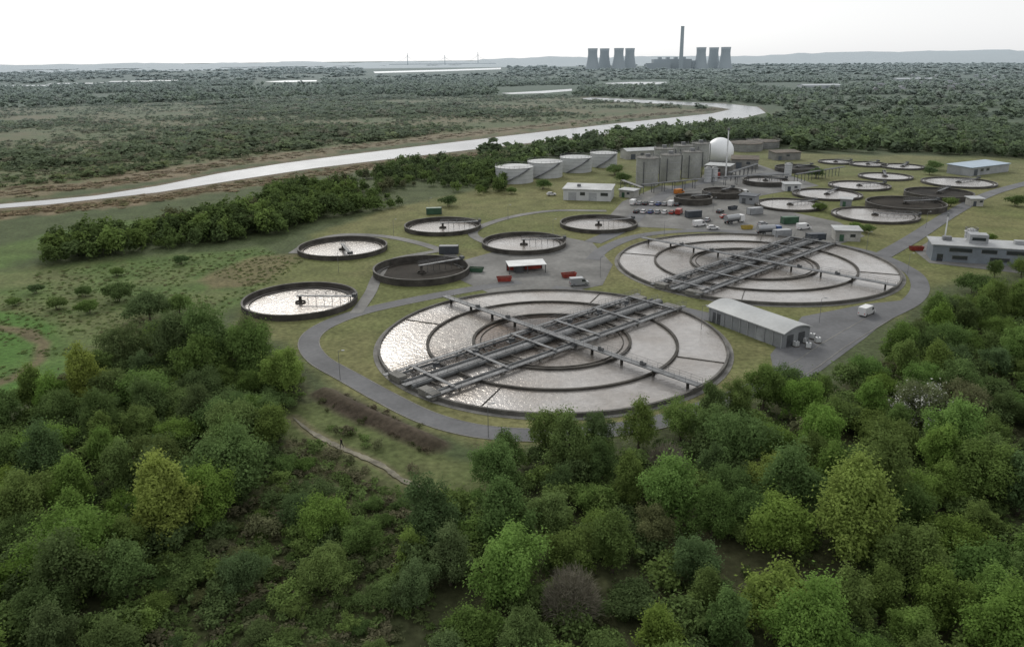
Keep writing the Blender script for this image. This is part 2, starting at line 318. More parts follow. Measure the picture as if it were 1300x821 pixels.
ribbon('road', [(1120,402),(1158,382),(1168,362),(1152,342),(1100,320),(1010,303),(930,294),(860,294),(805,301),(768,316),(752,330)], 4.6, MT['asphalt'], 'asphalt road curving behind the farther large tank', 'road')
ribbon('road', [(700,366),(770,377),(850,391),(905,404),(960,420),(1010,445)], 5.5, MT['asphalt'], 'asphalt road between the two large tanks', 'road')
ribbon('road', [(752,308),(790,290),(815,268),(850,244),(890,232),(960,222),(1040,216)], 6.5, MT['asphalt'], 'works road leading up past the digesters', 'road')
ribbon('road', [(590,340),(560,318),(500,302),(440,298),(400,306),(372,322)], 3.6, MT['yard'], 'narrow concrete track winding among the small tanks', 'road')
ribbon('road', [(640,318),(600,296),(640,278),(700,268),(770,268)], 3.6, MT['yard'], 'narrow concrete track behind the small tanks', 'road')
ribbon('road', [(452,398),(470,372),(480,350),(500,330),(560,318)], 3.2, MT['yard'], 'concrete track beside the dark empty tank', 'road')
ribbon('road', [(1120,325),(1160,302),(1210,270),(1260,245),(1330,226)], 5.5, MT['asphalt'], 'access road running to the right edge', 'road')
ribbon('footpath', PATHPX, 1.0, MT['path'], 'pale gravel footpath through the scrub', 'path', wob=.3, taper=14)
# ------------------------------------------------------------------ hills
def ridge(Yd, f, label, m):
    mb = MB(); n = 260; A = np.radians(np.linspace(-56,56,n)); hs = f(np.degrees(A)); vs = []
    for a_, h_ in zip(A, hs):
        s, c_ = math.sin(a_), math.cos(a_)
        vs += [(Yd*s, Yd*c_, -.5), (Yd*1.12*s, Yd*1.12*c_, float(h_)), (Yd*1.3*s, Yd*1.3*c_, -.5)]
    mb.add(vs, [(3*i+k, 3*i+3+k, 3*i+4+k, 3*i+1+k) for i in range(n-1) for k in (0,1)])
    tag(mb.build('hills', m, smooth=True), label, 'hills', kind='structure')
ridge(8200, lambda d: 22+np.clip((d+5)*1.5,0,46)+fbm(d*10,d*0,75,3)*62-22+vn(d*10,d*0,9,8)*14+vn(d*10,d*0,2.5,18)*7, 'low blue hills along the skyline', MT['hill'])
ridge(5600, lambda d: 6+np.clip((d-8)*1.3,0,26)+fbm(d*10,d*0,60,21)*32-11+vn(d*10,d*0,7,28)*9+vn(d*10,d*0,2,38)*6, 'nearer wooded rise below the skyline', MT['hill'])
# ------------------------------------------------------------------ large aeration tanks
def big_tank(cx, cy, R, rz, label, brown):
    T = thing('aeration_tank', label, 'tank', (cx,cy,0), rz)
    MB().ring(R-.5, R, -.3, .9, 160).build('outer_wall', MT['rim'], T)
    MB().ring(R+.05, R+1.0, -.1, .1, 160).build('perimeter_path', MT['concrete'], T)
    r2, r3 = R*.72, R*.455
    for r in (r2, r3): MB().ring(r-.3, r+.3, -.3, .85, 128).build('ring_wall', MT['conc_dark'], T)
    MB().disc(r2+.3, R-.5, .45).build('water', MT['water'], T, 'silver-grey water of the outer ring')
    MB().disc(r3+.3, r2-.3, .44, 96, 180, 360).build('water', MT['water'], T, 'silver water of the near half of middle ring')
    MB().disc(r3+.3, r2-.3, .44, 96, 0, 180).build('water', MT['water_g'], T, 'greyer water of the far half of middle ring')
    MB().disc(0, r3-.3, .43, 96, 180, 360).build('water', MT['water_g'], T, 'greyish water of the near half of inner basin')
    MB().disc(0, r3-.3, .43, 96, 0, 180).build('water', MT['water_b'] if brown else MT['water_m'], T, 'brown water of the far half of inner basin' if brown else 'dull grey water of the far half of inner basin')
    MB().ring(r3-1.6, r3-1.4, 0, .6, 96).build('weir', MT['conc_dark'], T)
    for a_ in (25, 115, 205, 295):
        a_ = math.radians(a_); rm = (r2+R)/2; MB().box(rm*math.cos(a_), rm*math.sin(a_), .35, R-r2-.9, .16, .5, a_).build('baffle', MT['conc_dark'], T)
    L = R+1.2
    def deck(y, w_, z=1.22, x0=-L, x1=L):
        d = MB().box((x0+x1)/2, y, z, x1-x0, w_, .18).build('walkway', MT['steel'], T)
        h = MB(); h.rails((x0, y-w_/2, z+.08), (x1, y-w_/2, z+.08)); h.rails((x0, y+w_/2, z+.08), (x1, y+w_/2, z+.08)); h.build('handrail', MT['rail'], d)
    deck(-7.2, 1.0); deck(.4, 1.3); deck(7.0, 1.0)
    for y, r in ((-5.9,.28), (-1.0,.42), (1.9,.36), (5.7,.28)):
        pm = MB(); pm.tube((-L+1,y,1.1), (L-1,y,1.1), r, 12)
        for k in range(int(2*L/5)): pm.tube((-L+2+k*5,y,1.1), (-L+2.25+k*5,y,1.1), r+.1, 12)
        pm.build('pipe', MT['pipe'], T)
    for k in range(-5, 6):
        x = k*R/5.6; MB().box(x, -.1, 1.0, .4, 15.0, .2).build('cross_beam', MT['conc_dark'], T)
        if k % 2: MB().box(x+.9, -.1, 1.62, .8, 14.4, .1).build('cross_walkway', MT['steel'], T)
    for k in range(-3, 4):
        x = k*R/3.6
        for y in (-7.2,.4,7.0): MB().box(x, y, .5, .4, .4, .9).build('pier', MT['concrete'], T)
    for k in (-4,-2.6,-1.2,1.3,2.7,4.1):
        x = k*R/5.2; mo = MB(); mo.box(x,3.8,1.25,1.6,1.4,.16); mo.cyl(x,3.8,1.33,2.1,.42,.38,14); mo.box(x+.7,3.8,1.6,.8,.45,.5); mo.cyl(x,3.8,.3,1.2,.14,None,8)
        mo.build('drive_motor', MT['dsteel'], T)
    for x in (-R*.98, R*.97):
        for y, sy in ((-5.2,4.5),(5.2,3.6)): MB().box(x, y, .9, 2.0, sy, 1.2).build('valve_chamber', MT['concrete'], T)
    zc = 1.95; d = MB().box(0, 0, zc, 1.7, 2*R+1.6, .2).build('crossing_walkway', MT['steel'], T)
    for s in (-1,1): MB().rails((s*.85, -R-.8, zc+.1), (s*.85, R+.8, zc+.1)).build('handrail', MT['rail'], d)
    MB().tube((1.3, -R, zc-.4), (1.3, R, zc-.4), .24, 10).build('pipe', MT['pipe'], T)
    for s in (-1, 1):
        for k in range(4):
            y = s*(12+k*(R-13)/3.1); MB().box(0, y, (zc-.2)/2, .6, .3, zc-.1).build('pier', MT['conc_dark'], T)
        for k in range(2):
            y = s*(14+k*11); mo = MB(); mo.cyl(0,y,zc+.1,zc+.8,.36,.32,12); mo.box(.0,y+s*.7,zc+.4,.45,.7,.45); mo.build('drive_motor', MT['dsteel'], T)
    return T
big_tank(8.6, 159.9, 37.8, math.radians(42), 'nearer large round aeration tank crossed by pipe bridges', True)
big_tank(72.3, 223.5, 40.2, math.radians(44), 'farther large round aeration tank beside the car park', False)
# ------------------------------------------------------------------ small round tanks
def clarifier(px, py, wpx, rim, wz, ang, label, group, wm='water', wall='conc_dark', full=False):
    c0 = G(px, py-1.2, rim); R = wpx/2*mpp(c0)
    T = thing('settling_tank', label, 'tank', (c0.x,c0.y,0), ang, group)
    MB().ring(R-.4, R, -.2, rim, 96).build('wall', MT[wall], T)
    MB().ring(R-.45, R+.06, rim+.01, rim+.12, 96).build('coping', MT['rim'], T)
    MB().disc(0, R-.4, wz, 96).build('water', MT[wm], T)
    MB().ring(R-1.9, R-1.7, wz-.2, wz+.25, 96).build('weir', MT['conc_dark'], T)
    MB().cyl(0,0,0,rim+.5,.4,None,16).build('centre_column', MT['conc_dark'], T)
    x0 = -R if full else -.8
    d = MB().box((x0+R)/2, 0, rim+.5, R-x0, 1.0, .22).build('scraper_bridge', MT['steel'], T)
    h = MB(); h.rails((x0,-.5,rim+.62),(R,-.5,rim+.62)); h.rails((x0,.5,rim+.62),(R,.5,rim+.62)); h.build('handrail', MT['rail'], d)
    MB().box(R-.3,0,rim+.8,1.0,1.6,.8).build('drive_unit', MT['dsteel'], T)
    MB().ring(1.2,1.35,wz-.1,wz+.35,32).build('stilling_drum', MT['conc_dark'], T)
    for k in range(6): x = 2+k*(R-4)/5; MB().tube((x,0,wz),(x,0,rim+.4),.07,6).build('scraper_arm', MT['dsteel'], T)
    return T
gl = 'open round tanks on the lawn'
for a_ in ((381,379,143,1.45,.12,-.05,'pale-watered round tank at far left nearest the wood','water'),
          (435,313,112,1.45,.12,-1.2,'leftmost back round tank below the dark tree belt','water'),
          (562,286,97,1.45,.12,.2,'small round tank at the back beside the green container','water'),
          (665,307,107,1.45,.2,.1,'round tank behind the white-roofed shelter','water'),
          (760,283,98,1.4,.2,.3,'round tank nearest the car park on the lawn','water'),
          (535,340,122,1.9,.1,.6,'dark empty-looking round tank in the middle of the lawn','water_d')):
    clarifier(*a_[:7], gl, a_[7])
gr = 'round tanks of the right-hand works'
for a_ in ((1003,260,86,.9,.55,.4,'leftmost bright round tank of the right-hand group','water'),
          (1111,273,104,.9,.55,-.3,'largest bright round tank at the front of the right-hand group','water'),
          (1050,247,84,.9,.55,.9,'bright round tank behind the leftmost one on the right','water'),
          (1091,236,74,.9,.55,.2,'bright round tank in the middle of the right-hand group','water'),
          (1124,224.5,64,.9,.55,1.2,'small bright round tank behind the middle one','water'),
          (1217,232,86,.9,.55,.5,'rightmost bright round tank before the blue-roofed building','water'),
          (1061,206,42,.9,.55,.1,'leftmost of the three farthest bright round tanks','water'),
          (1102,209,46,.9,.55,.6,'middle of the three farthest bright round tanks','water'),
          (1146,212,52,.9,.55,.9,'rightmost of the three farthest bright round tanks','water'),
          (1150,258,94,2.2,1.5,.2,'dark round filter tank behind the largest right-hand one','water_d'),
          (1192,245,80,2.2,1.5,.8,'dark round filter tank below the rightmost bright one','water_d'),
          (918,243,52,2.6,2.0,.8,'low dark round sludge tank below the white sphere','water_d'),
          (880,251,48,2.6,2.0,.3,'low dark round sludge tank beside the car park','water_d'),
          (972,229,56,2.2,1.6,.1,'dark round tank right of the white sphere','water_m'),
          (1012,213,54,2.2,1.6,.5,'far dark round tank left of the bright farthest row','water_d')):
    clarifier(*a_[:7], gr, a_[7])
# ------------------------------------------------------------------ storage tanks, digesters, gas holder
def cyl_tank(name, px, pyb, wpx, hpx, m, roofm, label, cat, group, dome=.08, stair=True):
    b0 = G(px, pyb-wpx*.12); s = mpp(b0); R = wpx/2*s; h = hpx*s*1.03
    T = thing(name, label, cat, b0, 0, group)
    wl = MB().lathe([(R,0),(R,h)], 64); wl.build('wall', MT[m], T, smooth=True)
    for k in range(1,4): MB().ring(R+.01, R+.06, h*k/4-.07, h*k/4+.07, 64).build('hoop_band', MT['grey'], T)
    MB().lathe([(R+.2,h),(R+.2,h+.25),(R*.7,h+.25+R*dome*.6),(R*.3,h+.25+R*dome),(.02,h+.25+R*dome*1.1)], 64, cap1=True).build('roof', MT[roofm], T)
    rl = MB()
    for k in range(24):
        a1 = 2*math.pi*k/24; a2 = 2*math.pi*(k+1)/24
        p1 = Vector((R*math.cos(a1),R*math.sin(a1),h+.25)); p2 = Vector((R*math.cos(a2),R*math.sin(a2),h+.25)); rl.rails(p1,p2,1.1,5,.05)
    rl.build('handrail', MT['rail'], T)
    if name == 'digester':
        MB().box(0,0,h+R*dome+.9,2.2,2.2,1.4).build('gas_valve_box', MT['steel'], T); MB().tube((R*.5,0,h+.2),(R*.5,0,h+2.4),.18,8).build('vent_pipe', MT['steel'], T)
        MB().tube((R+.3,-R*.3,.1),(R+.3,-R*.3,h),.22,8).build('riser_pipe', MT['dsteel'], T); MB().tube((-R*.5,-R-.1,.1),(-R*.5,-R-.1,h*.9),.22,8).build('riser_pipe', MT['dsteel'], T)
    if stair:
        st = MB(); n = 22
        for k in range(n):
            a1 = -2.2+k*.07; st.box((R+.6)*math.cos(a1),(R+.6)*math.sin(a1),h*(k+.5)/n,.9,1.1,.25,a1)
        st.build('stair', MT['steel'], T)
    return T
for a_ in ((653,236,48,18,'first pale cylindrical storage tank at the left end of row'),(692,229,44,18,'second pale cylindrical storage tank from the left'),(731,222,40,17,'third pale cylindrical storage tank from the left'),(766,215,34,16,'fourth pale cylindrical storage tank nearest the digesters')):
    cyl_tank('storage_tank', *a_[:4], 'tgrey', 'lroof', a_[4], 'tank', 'pale storage tanks in a row', dome=.025)
for a_ in ((842,222,25,29,'concrete digester at the back behind the front left one'),(866,217,24,28,'concrete digester in the middle of the back row'),(888,213,22,27,'concrete digester at the back nearest the white sphere'),(821,238,28,33,'front left tall concrete digester'),(850,233,26,32,'middle tall concrete digester of the front row'),(877,228,24,31,'right-hand tall concrete digester of the front row')):
    cyl_tank('digester', *a_[:4], 'beige', 'concrete', a_[4], 'digester', 'tall concrete digesters', stair=False)
b0 = G(913,206); s = mpp(b0); R = 17*s
T = thing('gas_holder', 'white spherical gas holder behind the digesters', 'gas holder', b0)
MB().lathe([(R*max(.001,math.sin(math.pi*k/24*.86)), R*.82+R*math.cos(math.pi*k/24*.86)) for k in range(25)][::-1], 48).build('membrane', MT['gasbag'], T, smooth=True)
MB().ring(R*.55, R*1.0, 0, .8, 48).build('base', MT['concrete'], T)
MB().tube((R*1.0,0,0),(R*1.0,0,5),.3).build('valve_pipe', MT['steel'], T)
for a_ in ((945,196,44,9,'low brown-roofed round tank right of the white sphere'),(968,192,40,8,'low brown-roofed round tank farther right of the sphere')):
    cyl_tank('sludge_tank', *a_[:4], 'concrete', 'brown', a_[4], 'tank', 'brown-roofed round tanks', stair=False)
for a_ in ((898,232,9,16,'slim grey silo right of the front digesters'),(906,231,9,15,'slim grey silo beside the first slim silo'),(1000,224,9,13,'slim silo between the dark round tanks at right'),(1230,316,14,20,'slim round-topped silo behind the blue-grey office block')):
    cyl_tank('silo', *a_[:4], 'tgrey', 'lroof', a_[4], 'silo', 'slim silos', dome=.5, stair=False)
def mast(px, py, h, r, label):
    T = thing('flare_stack', label, 'stack', G(px,py)); MB().tube((0,0,0),(0,0,h),r,10,r*.75).build('pole', MT['white'], T); MB().cyl(0,0,h,h+1.2,r*1.3,None,12).build('burner', MT['steel'], T); MB().box(0,0,.25,1.4,1.4,.5).build('base', MT['concrete'], T)
mast(921,226,24,.42,'tall thin pale flare stack in front of the white sphere'); mast(1197,318,11,.25,'slim pale vent stack left of the blue-grey office building')
LP = [(545,270,'beside the green container'),(645,280,'behind the back round tanks'),(702,300,'between two back round tanks'),(430,345,'left of the dark-watered tank'),(762,352,'at the yard edge between large tanks'),(843,303,'at the top of the farther large tank'),(1152,348,'on the road right of the farther tank'),(1100,318,'behind the farther large tank'),(432,482,'on the loop road left of the nearer tank'),(620,555,'on the loop road below the nearer tank'),(905,270,'in the yard by the dark sludge tanks'),(980,262,'beside the leftmost right-hand tank'),(1175,290,'on the access road at right'),(1040,410,'on the apron behind the grey shed'),(500,300,'between the back left round tanks'),(890,420,'left of the grey shed')]
def lamp(px, py, where):
    T = thing('street_lamp', 'slim grey lamp post '+where, 'lamp post', G(px,py), 0, 'lamp posts of the works')
    MB().tube((0,0,0),(0,0,6.0),.06,8,.04).build('pole', MT['steel'], T); MB().tube((0,0,6.0),(.7,0,6.15),.04,6).build('arm', MT['steel'], T)
    h = MB().box(.95,0,6.15,.55,.25,.13).build('lamp_head', MT['grey'], T); MB().box(.95,0,6.07,.4,.18,.02).build('lamp_glass', MT['lamp'], h)
for a_ in LP: lamp(*a_)
# ------------------------------------------------------------------ buildings
def building(name, label, cat, A, B, depth, h, rise, wm, rm, doors=(), windows=(), endwin=(), gable=False, rooftop=(), arch=False):
    A = Vector(A); B = Vector(B); d = B-A; L = d.length; T = thing(name, label, cat, (A.x,A.y,0), math.atan2(d.y,d.x))
    w_ = MB()
    if arch: prof = [(0,0),(depth,0)]+[(depth*(1-i/12), h+rise*math.sin(math.pi*i/12)) for i in range(13)]
    elif gable: prof = [(0,0),(depth,0),(depth,h),(depth/2,h+rise),(0,h)]
    else: prof = [(0,0),(depth,0),(depth,h+rise),(0,h)]
    n = len(prof)
    w_.add([(0,y,z) for y,z in prof]+[(L,y,z) for y,z in prof], [(i,(i+1)%n,n+(i+1)%n,n+i) for i in range(n)]+[tuple(range(n-1,-1,-1)),tuple(range(n,2*n))]); w_.build('wall', MT[wm], T)
    r_ = MB(); e = .5
    def slab(y0,z0,y1,z1,th=.25): r_.add([(-e,y0,z0),(L+e,y0,z0),(L+e,y1,z1),(-e,y1,z1),(-e,y0,z0+th),(L+e,y0,z0+th),(L+e,y1,z1+th),(-e,y1,z1+th)], [(3,2,1,0),(4,5,6,7),(0,1,5,4),(1,2,6,5),(2,3,7,6),(3,0,4,7)])
    if arch:
        N = 16; pr = [(-.35+(depth+.7)*i/N, h-.08+(rise+.14)*math.sin(math.pi*i/N)) for i in range(N+1)]
        vs = [(x,y,z+dz) for dz in (.05,.27) for x in (-e,L+e) for y,z in pr]; m_ = N+1
        r_.add(vs, [(i,i+1,m_+i+1,m_+i) for i in range(N)]+[(2*m_+i,3*m_+i,3*m_+i+1,2*m_+i+1) for i in range(N)]+[(i,2*m_+i,2*m_+i+1,i+1) for i in range(N)]+[(m_+i,m_+i+1,3*m_+i+1,3*m_+i) for i in range(N)]+[(0,m_,3*m_,2*m_),(N,2*m_+N,3*m_+N,m_+N)])
    elif gable:
        k = rise/(depth/2); slab(-e,h-e*k+.03,depth/2,h+rise+.03); slab(depth+e,h-e*k+.03,depth/2,h+rise+.033)
    else:
        k = rise/depth; slab(-e,h-e*k+.03,depth+e,h+rise+e*k+.03)
    roof = r_.build('roof', MT[rm], T)
    for x,dw,dh,dm in doors:
        q = MB().box(x,-.04,dh/2,dw,.08,dh).build('door', MT[dm], T); MB().box(x+dw*.35,-.11,dh*.45,.12,.06,.3).build('door_handle', MT['steel'], q)
    for x,z_,ww,hh in windows:
        q = MB().box(x,-.03,z_,ww,.06,hh).build('window', MT['glass'], T)
        fr = MB(); fr.box(x,-.05,z_+hh/2+.06,ww+.24,.1,.12); fr.box(x,-.05,z_-hh/2-.06,ww+.24,.1,.12)
        for xx in (x-ww/2-.06, x+ww/2+.06): fr.box(xx,-.05,z_,.12,.1,hh)
        fr.build('frame', MT['steel'], q)
    for y,z_,ww,hh,dm in endwin: MB().box(L+.03,y,z_,.06,ww,hh).build('panel', MT[dm], T)
    for x,y,sx,sy,sz,m_ in rooftop: MB().box(x,y,h+rise*(1-abs(2*y/depth-1) if gable else y/depth)+.3+sz/2,sx,sy,sz).build('roof_unit', MT[m_], roof)
    return T
bA, bB = G(899,407), G(993,443)
T = building('grey_shed','long light-grey metal shed with shallow curved roof beside nearer tank','shed',bA,bB,8.4,3.4,.95,'shedw','shedr',
    doors=[(2.6,2.4,2.6,'dsteel'),(15.5,2.4,2.6,'grey')], endwin=[(2.2,1.5,2.0,2.6,'dsteel'),(5.8,1.5,2.0,2.6,'dsteel')], arch=True)
L = (bB-bA).length
for i in range(10): MB().box(.3+i*(L-.6)/9,-.09,1.62,.18,.16,3.1).build('wall_post', MT['grey'], T)
building('workshop','pale flat-roofed workshop between the storage tanks and car park','building',G(715,254),G(775,256),13,4.8,.5,'tgrey','lroof',doors=[(4,3.5,3.5,'grey'),(13,3.5,3.5,'grey')],windows=[(8.5,3,2,1.2),(18,3,3,1.2)],rooftop=[(6,6,1.5,1.5,1,'steel')])
oA, oB = G(1182,331), G(1306,339)
T = building('office_building','blue-grey two-storey office block with pale roof at right edge','building',oA,oB,9,5.0,.3,'bgrey','oroof',
    doors=[(2.2,1.6,2.3,'glass')], windows=[(7.5,3.8,6,1.1),(7.5,1.5,4,1.1),(15,3.8,4,1.1),(22.5,3.8,6,1.1),(18,1.5,5,1.1),(26,1.5,3,1.1)], rooftop=[(4.5,6,2.4,2,1.1,'steel'),(24,6,3,2,1.0,'grey')])
q = MB().box(12.5,5.0,6.7,5.0,4.0,2.8).build('raised_block', MT['grey'], T); MB().box(12.5,2.97,6.8,3.6,.06,.9).build('window', MT['glass'], q)
building('blue_roofed_building','low building with pale blue roof beyond the rightmost tank','building',G(1232,224),G(1280,218),13,4.2,.5,'grey','blue',doors=[(4,3,3.3,'slate')],windows=[(9,2.6,2.4,1.3),(14,2.6,2.4,1.3)])
building('pump_house','small grey pump house at the foot of the farther tank road','building',G(1060,306),G(1092,307),6,3.6,.3,'conc_lite','lroof',doors=[(2,1.4,2.3,'green')],windows=[(5.5,2,1.5,.9)])
building('press_house','grey press house between the sphere and right-hand tanks','building',G(928,214),G(962,215),12,5,.8,'concrete','brown',doors=[(4,3,3.5,'slate')],windows=[(9,3.2,2,1.2)])
building('boiler_house','low grey block among the digester pipework','building',G(895,222),G(925,224),9,5,.3,'concrete','lroof',doors=[(3,2,2.4,'slate')],windows=[(7,3,2,1.2)])
building('store_building','long low brown-roofed store behind the digesters','building',G(796,203),G(836,201),10,5,1.2,'conc_lite','lroof',doors=[(4,3,3.2,'slate')],windows=[(10,3,2,1.2)],gable=True)
building('switch_house','small pale switch house left of the front digester','building',G(786,250),G(804,252),5,3.2,.2,'conc_lite','shedr',doors=[(2,1.4,2.2,'green')],windows=[(4.5,2,1.2,.8)])
building('filter_house','small dark filter house between the two dark sludge tanks','building',G(938,258),G(958,260),5,3.4,.2,'shedw','slate',doors=[(2,1.6,2.3,'dsteel')],windows=[(5,2.2,1.2,.8)])
building('dosing_house','small white dosing house behind the leftmost right-hand tank','building',G(996,243),G(1016,243),5,3.2,.2,'tgrey','shedr',doors=[(2,1.4,2.2,'slate')],windows=[(5,2,1.2,.8)])
building('inlet_house','brown-roofed inlet house beyond the dark round tanks','building',G(984,204),G(1016,203),9,4.4,.6,'concrete','brown',doors=[(3,2,2.6,'slate')],windows=[(8,2.8,2,1)])
building('valve_house','tiny grey valve house before the bright middle right-hand tanks','building',G(1066,262),G(1080,263),4,3,.2,'shedw','shedr',doors=[(1.6,1.2,2.1,'green')])
building('meter_house','tiny pale meter house right of the dark filter tanks','building',G(1232,262),G(1248,262),4.5,3,.2,'conc_lite','shedr',doors=[(1.6,1.2,2.1,'slate')],windows=[(4,2,1,.7)])
A = G(646,349); B = G(694,346); d = B-A
T = thing('open_shelter','white-roofed open shelter in the yard between tanks','shelter',(A.x,A.y,0),math.atan2(d.y,d.x)); L = d.length
MB().add([(0,0,2.4),(L,0,2.4),(L,5,2.8),(0,5,2.8),(0,0,2.55),(L,0,2.55),(L,5,2.95),(0,5,2.95)],[(3,2,1,0),(4,5,6,7),(0,1,5,4),(1,2,6,5),(2,3,7,6),(3,0,4,7)]).build('roof',MT['white'],T)
for x in (.3,L/2,L-.3):
    for y,hh in ((.3,2.4),(4.7,2.75)): MB().box(x,y,hh/2,.2,.2,hh).build('post',MT['dsteel'],T)
MB().box(L/2,4.8,1.1,L-.8,.15,2.2).build('back_wall',MT['red'],T); MB().box(L*.3,2.5,.9,2.6,2.0,1.8).build('machine_housing',MT['dsteel'],T)
def skip(px, py, rz, m, label):
    T = thing('waste_skip', label, 'skip', G(px,py), rz, None); T.scale = (.72,.72,.72); b_ = MB()
    pr = [(-3,1.9),(-2.4,.15),(2.4,.15),(3,1.9)]; ins = [(-2.85,1.9),(-2.3,.3),(2.3,.3),(2.85,1.9)]
    for y0,y1 in ((-1.2,-1.08),(1.08,1.2)): b_.extr_y(pr,y0,y1)
    b_.add([(x,y,z_) for x,z_ in pr for y in (-1.08,1.08)]+[(x,y,z_) for x,z_ in ins for y in (-1.08,1.08)],[(0,1,3,2),(2,3,5,4),(4,5,7,6),(8,10,11,9),(10,12,13,11),(12,14,15,13)])
    b_.build('body', MT[m], T)
    for x in (-1.8,0,1.8): MB().box(x,-1.25,1.0,.15,.1,1.5).build('rib', MT[m], T)
    MB().box(0,0,1.3,4.6,2.1,.3,0,.9).build('contents', MT['brown'], T)
skip(640,357,.1,'red','red waste skip in front of the white-roofed shelter'); skip(722,352,.3,'red','red waste skip right of the white-roofed shelter'); skip(1163,318,.0,'red','red waste skip left of the blue-grey office building'); skip(605,345,-.2,'green','green waste skip left of the white-roofed shelter'); skip(948,291,.2,'yellow','yellow waste skip in the yard below the sludge tanks'); skip(930,266,.6,'slate','dark waste skip between the sludge tanks and trucks')
def container(px, py, rz, m, label):
    T = thing('shipping_container', label, 'container', G(px,py), rz); b_ = MB().box(0,0,1.45,6.1,2.4,2.5)
    for k in range(20): b_.box(-2.9+k*.305,-1.23,1.45,.15,.06,2.2); b_.box(-2.9+k*.305,1.23,1.45,.15,.06,2.2)
    b_.build('body', MT[m], T)
    for s in (-.6,.6): q=MB().box(3.08,s,1.45,.06,1.1,2.3).build('door', MT[m], T); MB().tube((3.16,s,.4),(3.16,s,2.5),.03,6).build('lock_bar', MT['steel'], q)
    for x in (-3.02,3.02):
        for y in (-1.18,1.18): MB().box(x,y,1.45,.14,.14,2.75).build('corner_post', MT['dsteel'], T)
container(551,272,.1,'green','green steel container behind the back round tank'); container(880,276,.3,'slate','dark steel container in the yard below the digesters'); container(992,301,.25,'grey','grey steel container beside the farther large tank'); container(1035,306,.1,'slate','dark steel container left of the small pump house'); container(570,322,.0,'slate','dark steel container beside the dark-watered tank'); container(958,272,.4,'grey','grey steel container at the back of the lorry yard'); container(1002,284,.2,'green','green steel container in the yard left of pump house'); container(906,226,.1,'red','red steel container below the white sphere')
def pipe_rack(a_, b_, label):
    a_ = G(*a_); b_ = G(*b_); d = b_-a_; T = thing('pipe_rack', label, 'pipe rack', a_, math.atan2(d.y,d.x)); L = d.length
    for y in (-.6,0,.6): MB().tube((0,y,4.2),(L,y,4.2),.22,8).build('pipe', MT['steel'], T)
    for k in range(int(L/6)+1): f_ = MB(); f_.box(k*6,-.9,2,.2,.2,4); f_.box(k*6,.9,2,.2,.2,4); f_.box(k*6,0,3.9,.22,2.1,.2); f_.build('trestle', MT['dsteel'], T)
pipe_rack((790,240),(815,250),'short pipe rack left of the front digester'); pipe_rack((905,236),(1000,232),'long pipe rack right of the digesters'); pipe_rack((1010,232),(1070,222),'pipe rack between the right-hand round tanks'); pipe_rack((815,246),(892,238),'pipe rack along the foot of the front digesters'); pipe_rack((925,230),(960,218),'short pipe rack before the grey press house')
def tote(px, py, rz, label):
    T = thing('liquid_tote', label, 'tank container', G(px,py), rz); MB().box(0,0,.75,1.0,1.1,1.0).build('bottle', MT['white'], T); f_ = MB()
    for x in (-.52,0,.52):
        for y in (-.58,.58): f_.tube((x,y,.15),(x,y,1.3),.025,4)
    for z_ in (.3,.65,1.0,1.3):
        f_.tube((-.52,-.58,z_),(.52,-.58,z_),.025,4); f_.tube((-.52,.58,z_),(.52,.58,z_),.025,4); f_.tube((-.52,-.58,z_),(-.52,.58,z_),.025,4); f_.tube((.52,-.58,z_),(.52,.58,z_),.025,4)
    f_.build('cage', MT['steel'], T); MB().box(0,0,.12,1.1,1.2,.14).build('pallet', MT['brown'], T); MB().cyl(0,0,1.25,1.36,.15,None,12).build('cap', MT['slate'], T)
for i,(x,y) in enumerate(((1010,440),(1020,435),(1031,430),(1026,442),(1038,435))): tote(x,y,.4+i*.3,['first','second','third','fourth','fifth'][i]+' white caged liquid tote from the left beside the grey shed')
